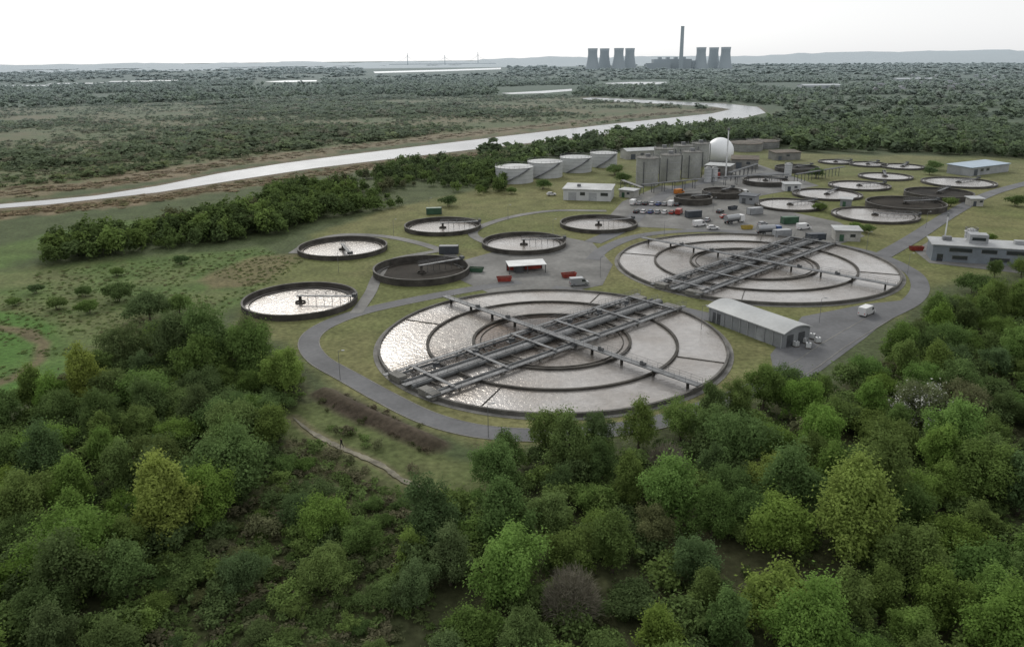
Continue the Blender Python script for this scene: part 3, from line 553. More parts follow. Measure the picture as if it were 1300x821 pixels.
# ------------------------------------------------------------------ vehicles
def car(px, py, rz, m, label, kind='car'):
    T = thing('parked_'+kind if kind != 'truck' else 'tanker_truck', label, kind, G(px,py,.08), rz, 'vehicles parked at the works')
    if kind == 'car':
        b_ = MB(); pr = [(-2.1,.3),(2.1,.3),(2.15,.62),(1.95,.8),(1.0,.93),(-2.0,.98),(-2.15,.7)]
        b_.extr_y(pr,-.86,.86); b_.add([(x,y,1.47) for x,y in ((-1.45,-.62),(.2,-.62),(.2,.62),(-1.45,.62))]+[(x,y,1.43) for x,y in ((-1.5,-.65),(.27,-.65),(.27,.65),(-1.5,.65))],[(0,1,2,3),(4,5,1,0),(5,6,2,1),(6,7,3,2),(7,4,0,3)]); b_.build('body', MT[m], T)
        MB().add([(-1.95,-.8,.95),(1.0,-.8,.93),(1.0,.8,.93),(-1.95,.8,.95),(-1.5,-.64,1.43),(.27,-.64,1.43),(.27,.64,1.43),(-1.5,.64,1.43)],[(0,1,5,4),(1,2,6,5),(2,3,7,6),(3,0,4,7)]).build('windows', MT['glass'], T)
        wx, wr, fx, fz = (-1.3,1.3), .31, 2.13, .66
    elif kind == 'van':
        b_ = MB(); pr = [(-2.6,.35),(2.6,.35),(2.65,.95),(1.95,1.15),(1.3,2.1),(1.0,2.25),(-2.6,2.25)]; b_.extr_y(pr,-.95,.95); b_.build('body', MT[m], T)
        w_ = MB(); w_.add([(1.95,-.85,1.22),(1.95,.85,1.22),(1.39,.8,2.07),(1.39,-.8,2.07)],[(0,1,2,3)]); w_.build('windscreen', MT['glass'], T)
        for s in (-1,1): MB().add([(1.75,s*.96,1.2),(.55,s*.96,1.2),(.55,s*.96,1.85),(1.3,s*.96,1.85)],[(0,1,2,3)]).build('window', MT['glass'], T)
        wx, wr, fx, fz = (-1.7,1.7), .36, 2.62, .8
    else:
        b_ = MB(); b_.extr_y([(2.2,.6),(4.2,.6),(4.25,1.6),(4.0,2.9),(2.2,2.9)],-1.2,1.2); b_.build('cab', MT[m], T)
        MB().add([(4.27,-1.05,1.65),(4.27,1.05,1.65),(4.05,1.0,2.7),(4.05,-1.0,2.7)],[(0,1,2,3)]).build('windscreen', MT['glass'], T)
        MB().box(-.8,0,.85,7.2,1.0,.3).build('chassis', MT['dsteel'], T); MB().tube((-4.3,0,2.15),(1.9,0,2.15),1.15,24).build('tank_barrel', MT['csilver'], T)
        wx, wr, fx, fz = (-3.4,-2.2,3.2), .5, 4.22, 1.0
    hw = {'car':.78,'van':.86,'truck':1.05}[kind]
    for x in wx:
        for s in (-1,1):
            q = MB().tube((x,s*(hw-.1),wr),(x,s*(hw+.12),wr),wr,16).build('wheel', MT['rubber'], T); MB().tube((x,s*(hw+.121),wr),(x,s*(hw+.135),wr),wr*.55,12).build('rim', MT['csilver'], q)
    for s in (-1,1):
        MB().box(fx,s*hw*.8,fz,.08,.3,.14).build('headlight', MT['lamp'], T); MB().box(-{'car':2.12,'van':2.61,'truck':4.42}[kind],s*hw*.85,fz,.06,.22,.2).build('tail_light', MT['tail'], T)
cc_ = {'cwhite':'white','csilver':'silver','cblack':'black','cred':'red','cblue':'blue'}
row1 = [(804,'cwhite','van'),(812,'csilver','car'),(820,'cblack','car'),(828,'cwhite','car'),(836,'cblue','car'),(844,'csilver','car'),(852,'cwhite','van'),(860,'cblack','car')]
row2 = [(806,'cblack','car'),(815,'cwhite','car'),(824,'cblue','car'),(833,'csilver','car'),(842,'cwhite','car'),(851,'cred','car'),(860,'cred','van')]
O = ['first','second','third','fourth','fifth','sixth','seventh','eighth']
for i,(x,m,k) in enumerate(row1): car(x, 259.5+(x-804)*.03, math.radians(64), m, f'{cc_[m]} {k} in the back car park row, {O[i]} from left', k)
for i,(x,m,k) in enumerate(row2): car(x+2, 270+(x-804)*.03, math.radians(64), m, f'{cc_[m]} {k} in the front car park row, {O[i]} from left', k)
for x,y,r,m,k,l in ((888,287,.4,'cwhite','van','white van standing alone in the yard below the digesters'),(921,277,.2,'cred','car','red car beside the low dark sludge tanks'),(905,291,.1,'cwhite','car','white car at the top of the farther large tank'),(976,297,.15,'cblue','truck','blue-cabbed tanker lorry beside the farther large tank'),(932,283,.5,'cwhite','truck','white-cabbed tanker lorry in the works yard'),(1100,399,.7,'cwhite','van','white van on the asphalt apron behind the grey shed'),(735,362,.2,'csilver','van','silver van in the yard between the two large tanks'),(862,246,.6,'corange','van','orange van on the works road by the digesters'),(1075,299,.1,'cblack','car','black car behind the small pump house'),(700,248,.2,'cwhite','car','white car left of the pale workshop'),(898,281,1.1,'csilver','car','silver car beside the dark container in the yard'),(914,270,.9,'cblack','car','black car below the low dark sludge tank'),(1020,291,.3,'cwhite','van','white van in the yard right of the grey container'),(968,286,.6,'csilver','car','silver car behind the blue-cabbed tanker lorry'),(945,247,.3,'cwhite','van','white van beside the dark round tanks at right')):
    car(x,y,r,m,l,k)
# ------------------------------------------------------------------ person on the footpath
def person(loc, rz):
    V = [(0,0,.95),(0,.01,1.15),(0,.02,1.38),(0,.03,1.5),(0,.05,1.58),(0,.05,1.7)]; Rr = [.15,.14,.16,.06,.09,.085]; E = [(0,1),(1,2),(2,3),(3,4),(4,5)]
    def chain(root, pts):
        p_ = root
        for c_, r_ in pts: V.append(c_); Rr.append(r_); E.append((p_, len(V)-1)); p_ = len(V)-1
    for s in (-1,1):
        chain(0, [((s*.1,0,.88),.1),((s*.1,s*.16+.03,.5),.065),((s*.1,s*.26-.06,.08),.045),((s*.1,s*.26+.1,.045),.035)])
        chain(2, [((s*.19,.02,1.4),.065),((s*.24,-s*.08,1.12),.05),((s*.24,-s*.14+.06,.88),.038),((s*.24,-s*.16+.1,.78),.028)])
    me = bpy.data.meshes.new('person'); me.from_pydata(V, E, []); o = bpy.data.objects.new('person', me); C.objects.link(o)
    md = o.modifiers.new('skin','SKIN'); sv = me.skin_vertices[0].data
    for i,r_ in enumerate(Rr): sv[i].radius = (r_, r_)
    sv[0].use_root = True; s_ = o.modifiers.new('sub','SUBSURF'); s_.levels = 1; s_.render_levels = 2
    m = bpy.data.materials.new('clothing'); m.use_nodes = True; t = m.node_tree; p_ = t.nodes['Principled BSDF']
    tc = t.nodes.new('ShaderNodeTexCoord'); sp = t.nodes.new('ShaderNodeSeparateXYZ'); t.links.new(tc.outputs['Object'], sp.inputs[0])
    a1 = mth(t,'GREATER_THAN',sp.outputs[2],.92); a2 = mth(t,'GREATER_THAN',sp.outputs[2],1.5); a3 = mth(t,'GREATER_THAN',sp.outputs[2],1.66)
    c_ = mixc(t,a3,mixc(t,a2,mixc(t,a1,(.02,.022,.03),(.015,.015,.018)),(.35,.2,.15)),(.03,.02,.015)); t.links.new(c_, p_.inputs['Base Color']); p_.inputs['Roughness'].default_value = .8
    me.materials.append(m); o.location = loc; o.rotation_euler = (0,0,rz)
    tag(o, 'person in dark clothes walking on the gravel footpath', 'person')
person(G(434,569)+Vector((0,0,ZL[0])), math.radians(150))
# ------------------------------------------------------------------ vegetation
def crown(seed, h, r, zb, ncl, nleaf, ls, shape='round', lo=.14, hi=.36, fea=.12):
    g_ = np.random.default_rng(seed); cz = (h+zb)/2; hzz = (h-zb)/2
    d = g_.normal(size=(ncl,3)); d /= np.linalg.norm(d,axis=1)[:,None]; u = g_.uniform(.35,.95,ncl)[:,None]
    lob = 1+.22*np.sin(3*np.arctan2(d[:,1],d[:,0])+seed)+.15*np.sin(5*np.arctan2(d[:,1],d[:,0])+2*seed)
    c = d*u*np.array([r,r,hzz])*lob[:,None]; c[:,2] /= lob; cr = r*g_.uniform(lo,hi,ncl)*(1.15-.35*u[:,0])
    tt = (c[:,2]/hzz+1)/2
    if shape == 'cone': k = 1.08-.66*tt; c[:,:2] *= k[:,None]; cr *= (.6+.5*k)
    elif shape == 'egg': k = 1.1-.42*tt; c[:,:2] *= k[:,None]; cr *= (.65+.4*k)
    elif shape == 'bush': c[:,2] = np.abs(c[:,2])*1.0-hzz*.35
    c = np.vstack([c, [[0,0,0]]]); cr = np.append(cr, r*.42); sc = np.array([1,1,min(1.35,hzz/r+.15)])
    n = int(nleaf*2.4); w_ = cr**2; idx = g_.choice(len(cr), n, p=w_/w_.sum()); dr = g_.normal(size=(n,3)); dr /= np.linalg.norm(dr,axis=1)[:,None]
    dn = dr[:,2] < -.25; dr[dn & (g_.random(n) < .7), 2] *= -1
    p_ = c[idx]+dr*cr[idx][:,None]*g_.uniform(.6,1.1,n)[:,None]*sc
    rel = (p_[:,None,:]-c[None,:,:])/sc; q_ = np.linalg.norm(rel,axis=2)/cr[None,:]; q_[np.arange(n),idx] = 9
    keep = q_.min(1) > .62
    out = c[idx]/r*.6+dr*.6+np.array([0,0,.35]); p_ = p_+out*(np.abs(g_.normal(size=n))*fea*r*np.where(g_.random(n) < .35, 1.2, .35))[:,None]+g_.normal(size=(n,3))*r*.022
    p_ = p_[keep][:nleaf]; dr = dr[keep][:nleaf]; n = len(p_); p_[:,2] += cz; p_[:,2] = np.maximum(p_[:,2], .15)
    nm = dr*.6+g_.normal(size=(n,3))*.42+np.array([0,0,.5]); nm /= np.linalg.norm(nm,axis=1)[:,None]
    t_ = np.cross(nm, g_.normal(size=(n,3))); t_ /= np.linalg.norm(t_,axis=1)[:,None]; b_ = np.cross(nm,t_)
    s = (ls*g_.uniform(.45,1.3,n))[:,None]
    return np.stack([p_+t_*s*.68, p_+b_*s*.40, p_-t_*s*.68, p_-b_*s*.40],1).reshape(-1,3)
def quads(name, v, m, cols=None):
    n = len(v)//4; me = bpy.data.meshes.new(name); me.vertices.add(len(v)); me.vertices.foreach_set('co', np.ascontiguousarray(v,dtype=np.float32).ravel())
    me.loops.add(4*n); me.loops.foreach_set('vertex_index', np.arange(4*n,dtype=np.int32)); me.polygons.add(n); me.polygons.foreach_set('loop_start', np.arange(n,dtype=np.int32)*4); me.update(calc_edges=True)
    if cols is not None:
        a_ = me.color_attributes.new('col','FLOAT_COLOR','POINT'); q_ = np.ones((len(v),4),dtype=np.float32); q_[:,:3] = cols; a_.data.foreach_set('color', q_.ravel())
    me.materials.append(m); return me
def trunk_mesh(seed, h, r, zb, multi=1):
    g_ = random.Random(seed); mb = MB()
    for k in range(multi):
        ox = g_.uniform(-.4,.4)*(multi>1); oy = g_.uniform(-.4,.4)*(multi>1); base = Vector((ox,oy,-.2)); top = Vector((ox*2+g_.uniform(-.5,.5), oy*2+g_.uniform(-.5,.5), h*.72)); mid = base.lerp(top,.45)+Vector((g_.uniform(-.2,.2),g_.uniform(-.2,.2),0))
        R_ = .028*h/(1 if multi == 1 else 1.6); mb.tube(base,mid,R_,8,R_*.7); mb.tube(mid,top,R_*.7,7,R_*.2)
        for j in range(6 if multi == 1 else 3):
            a_ = g_.uniform(0,6.28); s = base.lerp(top, g_.uniform(.3,.8)); e_ = s+Vector((math.cos(a_)*r*.7, math.sin(a_)*r*.7, h*.2)); m_ = s.lerp(e_,.5)+Vector((0,0,-.2)); mb.tube(s,m_,R_*.4,5,R_*.26); mb.tube(m_,e_,R_*.26,5,R_*.08)
    me = bpy.data.meshes.new('trunk'); me.from_pydata(mb.v,[],mb.f); me.materials.append(MT['bark']); return me
def twig_mesh(seed, h, r, n):
    g_ = np.random.default_rng(seed); vs = []
    for i in range(n):
        d0 = g_.normal(size=3); d0 /= np.linalg.norm(d0); d0[2] = abs(d0[2])*.9+.1*d0[2]; u = g_.uniform(.25,1)**.5
        b_ = np.array([d0[0]*r*u, d0[1]*r*u, h*.28+d0[2]*h*.62*u]); d = d0*.7+g_.normal(size=3)*.45+np.array([0,0,.45]); d /= np.linalg.norm(d); e_ = b_+d*g_.uniform(.5,1.3)
        s = np.cross(d, g_.normal(size=3)); s /= np.linalg.norm(s); w_ = .03
        vs += [b_-s*w_, b_+s*w_, e_+s*w_*.4, e_-s*w_*.4]
    return np.array(vs)
PROTO = {}
def proto(key, h, r, zb, ncl, nl, ls, shape='round', multi=1, seed=0):
    PROTO[key] = dict(h=h, r=r, c=quads('crown', crown(seed,h,r,zb,ncl,int(nl*1.45),ls*.82,shape), LEAF), t=trunk_mesh(seed,h,r,zb,multi))
proto('b0', 10, 4.2, 1.0, 70, 9400, .33, 'egg', seed=11); proto('b1', 11, 3.7, 1.2, 64, 8800, .33, 'egg', seed=12); proto('b2', 8.6, 4.4, .8, 75, 9400, .32, seed=13); proto('b3', 10.5, 3.1, 1.0, 58, 7400, .32, 'egg', seed=14); proto('b4', 9.4, 4.1, .8, 42, 8800, .33, seed=15)
proto('p0', 13, 4.6, .8, 95, 12000, .35, 'cone', seed=21); proto('p1', 12, 3.7, .8, 74, 9600, .34, 'cone', seed=22)
proto('u0', 4.6, 3.2, .2, 40, 5400, .28, 'bush', 4, seed=31); proto('u1', 3.6, 2.6, .1, 34, 4200, .27, 'bush', 4, seed=32)
PROTO['t0'] = dict(h=9.0, r=3.4, c=quads('twigs', twig_mesh(41,9.0,3.4,4000), MT['twig']), t=trunk_mesh(41,9.0,3.4,2,3))
PROTO['t1'] = dict(h=7.5, r=3.2, c=quads('twigs', twig_mesh(42,7.5,3.2,3600), MT['twig']), t=trunk_mesh(42,7.5,3.2,2,3))
bl = crown(13,8.8,4.5,.8,30,2200,.3); BLOS = quads('blossom', bl, MT['blossom'])
TREES = []
COL = {'dark green':(.110,.158,.060),'mid green':(.137,.202,.063),'fresh green':(.165,.25,.064),'yellow-green':(.22,.285,.08),'brownish olive':(.148,.168,.08),'bare grey-brown':(.1,.08,.06),'white-blossomed':(.14,.175,.082)}
def tree(p, key, s, colour, label=None, kind=None, zs=1.0, bright=1.0):
    P = PROTO[key]; kind = kind or ('bush' if key[0] == 'u' else 'tree')
    T = thing({'tree':'broadleaf_tree','bush':'bush','poplar':'poplar_tree'}[kind], label or '', 'tree' if kind != 'bush' else 'bush', (p[0],p[1],0), random.uniform(0,6.28), None)
    T.scale = (s,s,s*zs); q = bpy.data.objects.new('trunk', P['t']); C.objects.link(q); q.parent = T
    q = bpy.data.objects.new('crown', P['c']); C.objects.link(q); q.parent = T; k = random.uniform(.86,1.14)*bright if label is None else bright; c_ = COL[colour]; q.color = (c_[0]*k*random.uniform(.92,1.08), c_[1]*k, c_[2]*k*random.uniform(.85,1.15), 1)
    if colour == 'white-blossomed': q2 = bpy.data.objects.new('blossom', BLOS); C.objects.link(q2); q2.parent = T
    TREES.append([T, label, colour, kind, P['h']*s*zs, proj((p[0],p[1],0))])
placed = []
def special(px, py, key, s, colour, label, kind=None, zs=1.0, br=1.0):
    p = G(px,py); placed.append((p.x,p.y,PROTO[key]['r']*s*.95)); tree(p,key,s,colour,label,kind,zs,br)
special(1080,716,'p0',1.1,'yellow-green','large pale yellow-green poplar standing out in the right wood','poplar',1,1.05)
special(214,694,'p1',1.12,'yellow-green','pale yellow-green poplar in the left wood','poplar',1,1.1)
special(650,768,'b4',1.0,'fresh green','bright fresh green tree at the bottom centre of the wood','tree',1,1.15)
special(1205,590,'b4',1.05,'fresh green','bright green rounded tree at the right of the wood','tree',1,1.1)
special(1168,545,'b2',.95,'white-blossomed','white-blossomed tree at the right wood below the shed')
special(725,795,'t0',.9,'bare grey-brown','bare grey-brown twiggy tree at the bottom right of centre')
special(845,612,'t1',.9,'bare grey-brown','bare grey-brown tree below the right end of nearer tank')
special(985,790,'u0',1.4,'yellow-green','pale sprouting bush at the bottom of the right wood')
special(270,478,'b1',1.3,'mid green','tall rounded tree at the top of left wood','tree',1.05)
special(230,470,'b0',1.25,'dark green','tall dark tree left of the tallest in left wood','tree')
special(160,468,'b2',1.05,'dark green','dark rounded tree at the back left of the left wood')
special(320,486,'b4',1.15,'mid green','broad green tree beside the tallest in the left wood','tree',1.1)
special(362,505,'b0',.95,'fresh green','fresh green tree at the right tip of left wood','tree',1,1.1)
special(412,690,'b2',.72,'fresh green','fresh green rounded tree right of the brown clearing','tree',1,1.0)
special(850,668,'b4',1.0,'fresh green','fresh green tree in the middle of the right wood','tree',1,1.05)
special(1296,352,'b2',.62,'mid green','round tree in front of the right end of the office block'); special(1262,352,'b0',.5,'dark green','small dark tree before the middle of the office block'); special(1318,326,'b4',.7,'dark green','dark tree at the right edge beside the office block')
rp = [Vector((*q,0)) for q in W([(690,552),(740,550),(785,545),(830,537),(866,527),(900,516),(930,505),(960,493),(990,480)])]
for i in range(len(rp)-1):
    dv = (rp[i+1]-rp[i]).normalized(); nv = Vector((dv.y,-dv.x,0)); p = rp[i]+nv*random.uniform(6.2,7.6)
    k = ['b0','b4','b1','b2','b3','b4','b0','b2'][i]; s = random.uniform(.70,.88); c_ = ['mid green','dark green','mid green','fresh green','dark green','mid green','mid green','dark green'][i]
    placed.append((p.x,p.y,PROTO[k]['r']*s*.8)); tree(p,k,s,c_,f'{c_} roadside tree below the nearer tank, {["first","second","third","fourth","fifth","sixth","seventh","eighth"][i]} from left')
for x,y,k,s,c_,l in ((190,406,'u0',1.6,'dark green','large dark bush standing on the left field nearest the wood'),(152,382,'u1',1.55,'dark green','dark round bush left of the pair on the field'),(112,398,'u1',1.1,'mid green','small bush on the left field'),(46,372,'u1',.8,'dark green','tiny bush at the left of the field'),(18,388,'u1',.7,'mid green','tiny bush at the far left edge of field'),(108,376,'u1',.9,'dark green','small dark bush behind another on the left field'),(228,398,'u0',1.1,'mid green','green bush between the field and tall left trees'),(74,392,'u1',1.0,'mid green','round bush left of centre on the left field'),(230,335,'u1',.9,'dark green','small bush before the dark tree belt'),(150,350,'u1',.8,'mid green','small bush alone on the upper left field'),(570,262,'u0',1.1,'dark green','dark bush behind the green container'),(650,246,'u1',1.0,'mid green','bush below the first storage tank'),(1235,372,'u0',1.2,'dark green','dark bush before the office building'),(1100,296,'u1',1.0,'mid green','small green bush beside the pump house'),(1086,292,'u1',.9,'fresh green','bright small bush behind the pump house'),(1256,306,'u1',.8,'mid green','small bush behind the blue-grey office block'),
    (690,240,'u0',1.1,'mid green','green bush below the second storage tank'),(790,232,'u0',1.2,'dark green','dark bush between the last storage tank and digesters'),(780,222,'u0',1.3,'mid green','green bush behind the switch house'),(1036,226,'u0',1.2,'dark green','dark bush between the far round tanks'),(1185,216,'u0',1.2,'mid green','green bush left of the blue-roofed building'),(1180,222,'u0',1.0,'dark green','dark bush beside the farthest bright tanks'),(1040,268,'u1',1.1,'mid green','green bush between two bright right-hand tanks'),(1290,262,'u0',1.1,'dark green','dark bush on the right-hand lawn at the edge'),(1205,262,'u1',1.2,'mid green','green bush beside the access road at right')):
    special(x,y,k,s,c_,l,'bush')
NOTREE = W([(375,500),(420,510),(470,545),(560,600),(575,650),(520,700),(440,665),(370,610)])
NOBUSH = W([(380,536),(470,565),(560,612),(560,650),(480,636),(400,596)])
def scatter(poly, n, dmin, maxn, avoid=True):
    P = np.array(poly); lo = P.min(0); hi = P.max(0); pts = rng.uniform(lo,hi,size=(n,2)); ins = sdf(pts[:,0],pts[:,1],poly) < 0
    ins &= sdf(pts[:,0],pts[:,1],NOTREE if avoid else NOBUSH) > 1
    ins &= (lined(pts[:,0],pts[:,1],PATH) > 4) & (lined(pts[:,0],pts[:,1],ROADW) > 4.5)
    out = []
    for x,y in pts[ins]:
        q_ = proj((x,y,0))
        if y < 49 or q_[0] < -60 or q_[0] > 1360: continue
        if any((x-a)**2+(y-b)**2 < max(dmin, c*.9+dmin*.45)**2 for a,b,c in placed): continue
        placed.append((x,y,dmin*.5)); out.append((x,y))
        if len(out) >= maxn: break
    return out
def wood(poly, n, dmin, maxn, bushy=False, tall=1.0):
    for x,y in scatter(poly,n,dmin,maxn,not bushy):
        u = random.random(); patch = vn(np.array([x]),np.array([y]),22,77)[0]
        c_ = 'dark green' if u < .32 else 'mid green' if u < .74 else 'fresh green' if u < .93 else 'brownish olive' if u < .96 else 'yellow-green' if u < .988 else 'bare grey-brown'
        if patch > .64 and u < .6: c_ = 'mid green' if u < .34 else 'fresh green'
        if bushy: c_ = random.choice(['brownish olive','dark green','mid green','mid green']); k = random.choice(['u0','u1','u1','b2'])
        elif c_ == 'bare grey-brown': k = random.choice(['t0','t1'])
        else: k = random.choice(['b0','b1','b2','b3','b4','b4','b2','u0','u0','p1' if c_ != 'dark green' else 'b1'])
        s = random.triangular(.48,1.12,.74)*(1.2 if k == 'u0' else 1.0)*(.62 if bushy else tall)
        tree((x,y),k,s,c_,zs=random.uniform(.86,1.1))
wood(RWOOD, 14000, 4.8, 150); wood(LWOOD, 9000, 4.8, 84, tall=1.05); wood(GAP, 6000, 3.4, 46, True)
print('near trees', len(TREES))
def zone(q_):
    px,py,_ = q_; left = px < 420
    if left: xz = 'left wood by the picture edge' if px < 110 else 'left wood, left part' if px < 230 else 'left wood, right part'
    else: xz = 'wood by the footpath' if px < 640 else 'wood before the nearer tank' if px < 820 else 'wood before the grey shed' if px < 1000 else 'right wood' if px < 1180 else 'wood at the right edge'
    yz = 'back of' if py < (560 if left else 650) else 'middle of' if py < (680 if left else 780) else 'front of'
    return yz+' '+xz
grp = {}
for T_ in TREES:
    if T_[1] is None:
        sz = 'tall' if T_[4] > 8.2 else 'low' if T_[4] < 5.4 else 'medium'
        grp.setdefault(f'{sz} {T_[2]} {T_[3]}, {zone(T_[5])}', []).append(T_)
OR = ['first','second','third','fourth','fifth','sixth','seventh','eighth','ninth','tenth','eleventh','twelfth','thirteenth','fourteenth','fifteenth','sixteenth','seventeenth','eighteenth','nineteenth','twentieth']
for k,l in grp.items():
    l.sort(key=lambda q_: q_[5][0])
    for i,q_ in enumerate(l):
        q_[0]['label'] = k if len(l) == 1 else f'{k}, {OR[min(i,19)]} from left'; q_[0]['group'] = 'trees of the near woods'
# ---- vegetation nobody could count
def mass(name, pts, protos, cols, label, cat):
    V = []; K = []
    for (x,y,s,zs), c_ in zip(pts, cols):
        v = protos[rng.integers(len(protos))]; a_ = rng.uniform(0,6.28); ca_, sa = math.cos(a_)*s, math.sin(a_)*s
        V.append(np.stack([v[:,0]*ca_-v[:,1]*sa+x, v[:,0]*sa+v[:,1]*ca_+y, v[:,2]*s*zs],1)); K.append(np.repeat(np.array(c_)[None,:], len(v), 0))
    me = quads(name, np.vstack(V), LEAFS, np.vstack(K)); o = bpy.data.objects.new(name, me); C.objects.link(o); tag(o, label, cat, kind='stuff'); print(name, len(pts), len(me.polygons))
def greens(n, base=((.080,.114,.044),(.104,.150,.05),(.13,.184,.055),(.122,.130,.068)), pr=(.36,.42,.16,.06), k=1.0):
    i = rng.choice(len(base), n, p=pr); return np.array(base)[i]*rng.uniform(.82,1.18,(n,1))*k
def pts_in(poly, n, dmin):
    P = np.array(poly); pts = rng.uniform(P.min(0),P.max(0),size=(n,2)); pts = pts[sdf(pts[:,0],pts[:,1],poly) < 0]
    cell = {}; out = []
    for x,y in pts:
        k = (int(x//dmin),int(y//dmin))
        if k in cell: continue
        cell[k] = 1; out.append((x,y))
    return np.array(out)
lo_m = [crown(50+i,9,4.0,.3,34,620,.9,'egg' if i%2 else 'round') for i in range(6)]
lo_f = [crown(60+i,9,4.4,.2,16,170,1.7) for i in range(5)]
lo_s = [crown(90+i,7,6.2,.0,14,58,2.6) for i in range(5)]
lo_ff = [crown(70+i,9,4.6,.0,9,70,3.0) for i in range(4)]
lo_u = [crown(80+i,1.7,1.5,.0,9,190,.30,'bush') for i in range(4)]
p_ = pts_in(BELT1, 6500, 4.6); n_ = fbm(p_[:,0],p_[:,1],42,37); k = ((n_ > .43)|((p_[:,0] > -62)&(n_ > .3)))&(sdf(p_[:,0],p_[:,1],GREENF) > 2); p_ = p_[k]; n_ = n_[k]; mass('woodland', np.column_stack([p_, rng.uniform(.3,.75,len(p_))+np.clip((n_-.45)*2.2,0,.45), rng.uniform(.7,1.1,(len(p_),1))]), lo_m, greens(len(p_),k=1.05), 'green groves behind the round tanks on the left', 'trees')
p_ = pts_in(BELT2, 9000, 7); mass('woodland', np.column_stack([p_, rng.uniform(.5,1.15,(len(p_),1)), rng.uniform(.75,1.15,(len(p_),1))]), lo_f, greens(len(p_)), 'dense woodland between the works and the river', 'trees')
# scrub on the marsh
p_ = pts_in(MARSH, 70000, 4); n_ = fbm(p_[:,0],p_[:,1],130,31); r_ = rng.random(len(p_)); dB = lined(p_[:,0],p_[:,1],BANK1); k = (n_+(r_-.5)*.26 > .43) & (dB > 20) & (sdf(p_[:,0],p_[:,1],RIVER) > 10); p_ = p_[k][:20000]; n_ = n_[k][:20000]; sz = (.13+.6*rng.random(len(p_))**2.4)*(.75+np.clip((n_-.47)*5,0,1.1)); zs_ = rng.uniform(.35,.8,len(p_))
mass('marsh_scrub', np.column_stack([p_, sz, zs_]), lo_s, greens(len(p_),((.096,.126,.052),(.112,.148,.056),(.145,.138,.076),(.15,.182,.066)),(.40,.34,.16,.10)), 'green scrub bushes scattered over the brown marsh', 'scrub')
# low reeds along the river banks
rp_ = []
for pl, wd in ((BANK1,11),(BANK2,8)):
    for v in smooth_line(pl, 34):
        for _ in range(3): rp_.append((v.x+rng.normal()*wd*.6, v.y+rng.normal()*wd*.6))
rp_ = np.array(rp_); k = (sdf(rp_[:,0],rp_[:,1],RIVER) > 3)&(np.hypot(rp_[:,0],rp_[:,1]) < 2200); rp_ = rp_[k]
mass('reeds', np.column_stack([rp_, rng.uniform(.25,.5,len(rp_)), rng.uniform(.12,.28,len(rp_))]), lo_s, greens(len(rp_),((.27,.215,.14),(.23,.185,.12),(.17,.165,.085)),(.45,.35,.2)), 'tan reed beds fringing the river', 'reeds')
def annulus(r0, r1, n):
    r_ = np.sqrt(rng.uniform(r0*r0,r1*r1,n)); a_ = np.radians(rng.uniform(-46,46,n)); return r_*np.sin(a_), r_*np.cos(a_)
def clear(x, y):
    k = np.ones(x.shape, bool)
    for P in CLEARS: k &= sdf(x,y,P) > 0
    return k
x,y = annulus(480,2400,50000); n_ = fbm(x,y,190,41); hedge = np.abs(np.sin(x/95+vn(x,y,300,4)*6)) < .10
k = ((n_ > .43) | hedge) & (sdf(x,y,RIVER) > 26) & (sdf(x,y,SITE) > 8) & (sdf(x,y,MARSH) > 0) & (sdf(x,y,RIGHTF) > 0) & clear(x,y) & (lined(x,y,W([(760,128),(860,132),(920,138)])) > 20)
x,y = x[k][:15000],y[k][:15000]
mass('far_woodland', np.column_stack([x,y,rng.uniform(.6,1.6,len(x)),rng.uniform(.4,.85,len(x))]), lo_ff, greens(len(x)), 'woods and hedges of the far plain', 'trees')
x,y = annulus(2400,7000,18000); n_ = fbm(x,y,420,51); k = (n_ > .40) & clear(x,y); x,y = x[k][:8000],y[k][:8000]
mass('far_woodland', np.column_stack([x,y,rng.uniform(1.6,4.2,len(x)),rng.uniform(.2,.36,len(x))]), lo_ff, greens(len(x)), 'hazy tree lines towards the horizon', 'trees')
# undergrowth
U = []; UC = []
for poly, n, base, pr in ((RWOOD,1700,((.115,.15,.058),(.14,.145,.08),(.12,.178,.055)),(.4,.16,.44)),(LWOOD,1400,((.115,.15,.058),(.14,.145,.08),(.12,.178,.055)),(.4,.18,.42)),(GAP,1600,((.145,.14,.085),(.12,.132,.068),(.115,.165,.056)),(.26,.26,.48))):
    p_ = pts_in(poly, n*3, 1.6)
    ok = [i for i,(a_,b_) in enumerate(p_) if b_ > 45 and -60 < proj((a_,b_,0))[0] < 1360]; p_ = p_[ok][:n]
    p_ = p_[(lined(p_[:,0],p_[:,1],PATH) > 2.6)&(lined(p_[:,0],p_[:,1],ROADW) > 4)&(lined(p_[:,0],p_[:,1],DIRT) > 2.5)]
    U.append(np.column_stack([p_, rng.uniform(.35,1.25,(len(p_),1)), rng.uniform(.5,1.1,(len(p_),1))])); UC.append(greens(len(p_),base,pr))
bp = np.array([tuple(G(416+k*1.15+rng.normal()*6, 503+k*.55+rng.normal()*6)[:2]) for k in range(118)])
bp = bp[lined(bp[:,0],bp[:,1],ROADW) > 3.5]
U.append(np.column_stack([bp, rng.uniform(.25,.65,(len(bp),1)), rng.uniform(.6,1.0,(len(bp),1))])); UC.append(greens(len(bp),((.10,.084,.06),(.085,.095,.046)),(.5,.5)))
mass('undergrowth', np.vstack(U), lo_u, np.vstack(UC), 'brown and green undergrowth beneath the near trees', 'undergrowth')
S_ = []
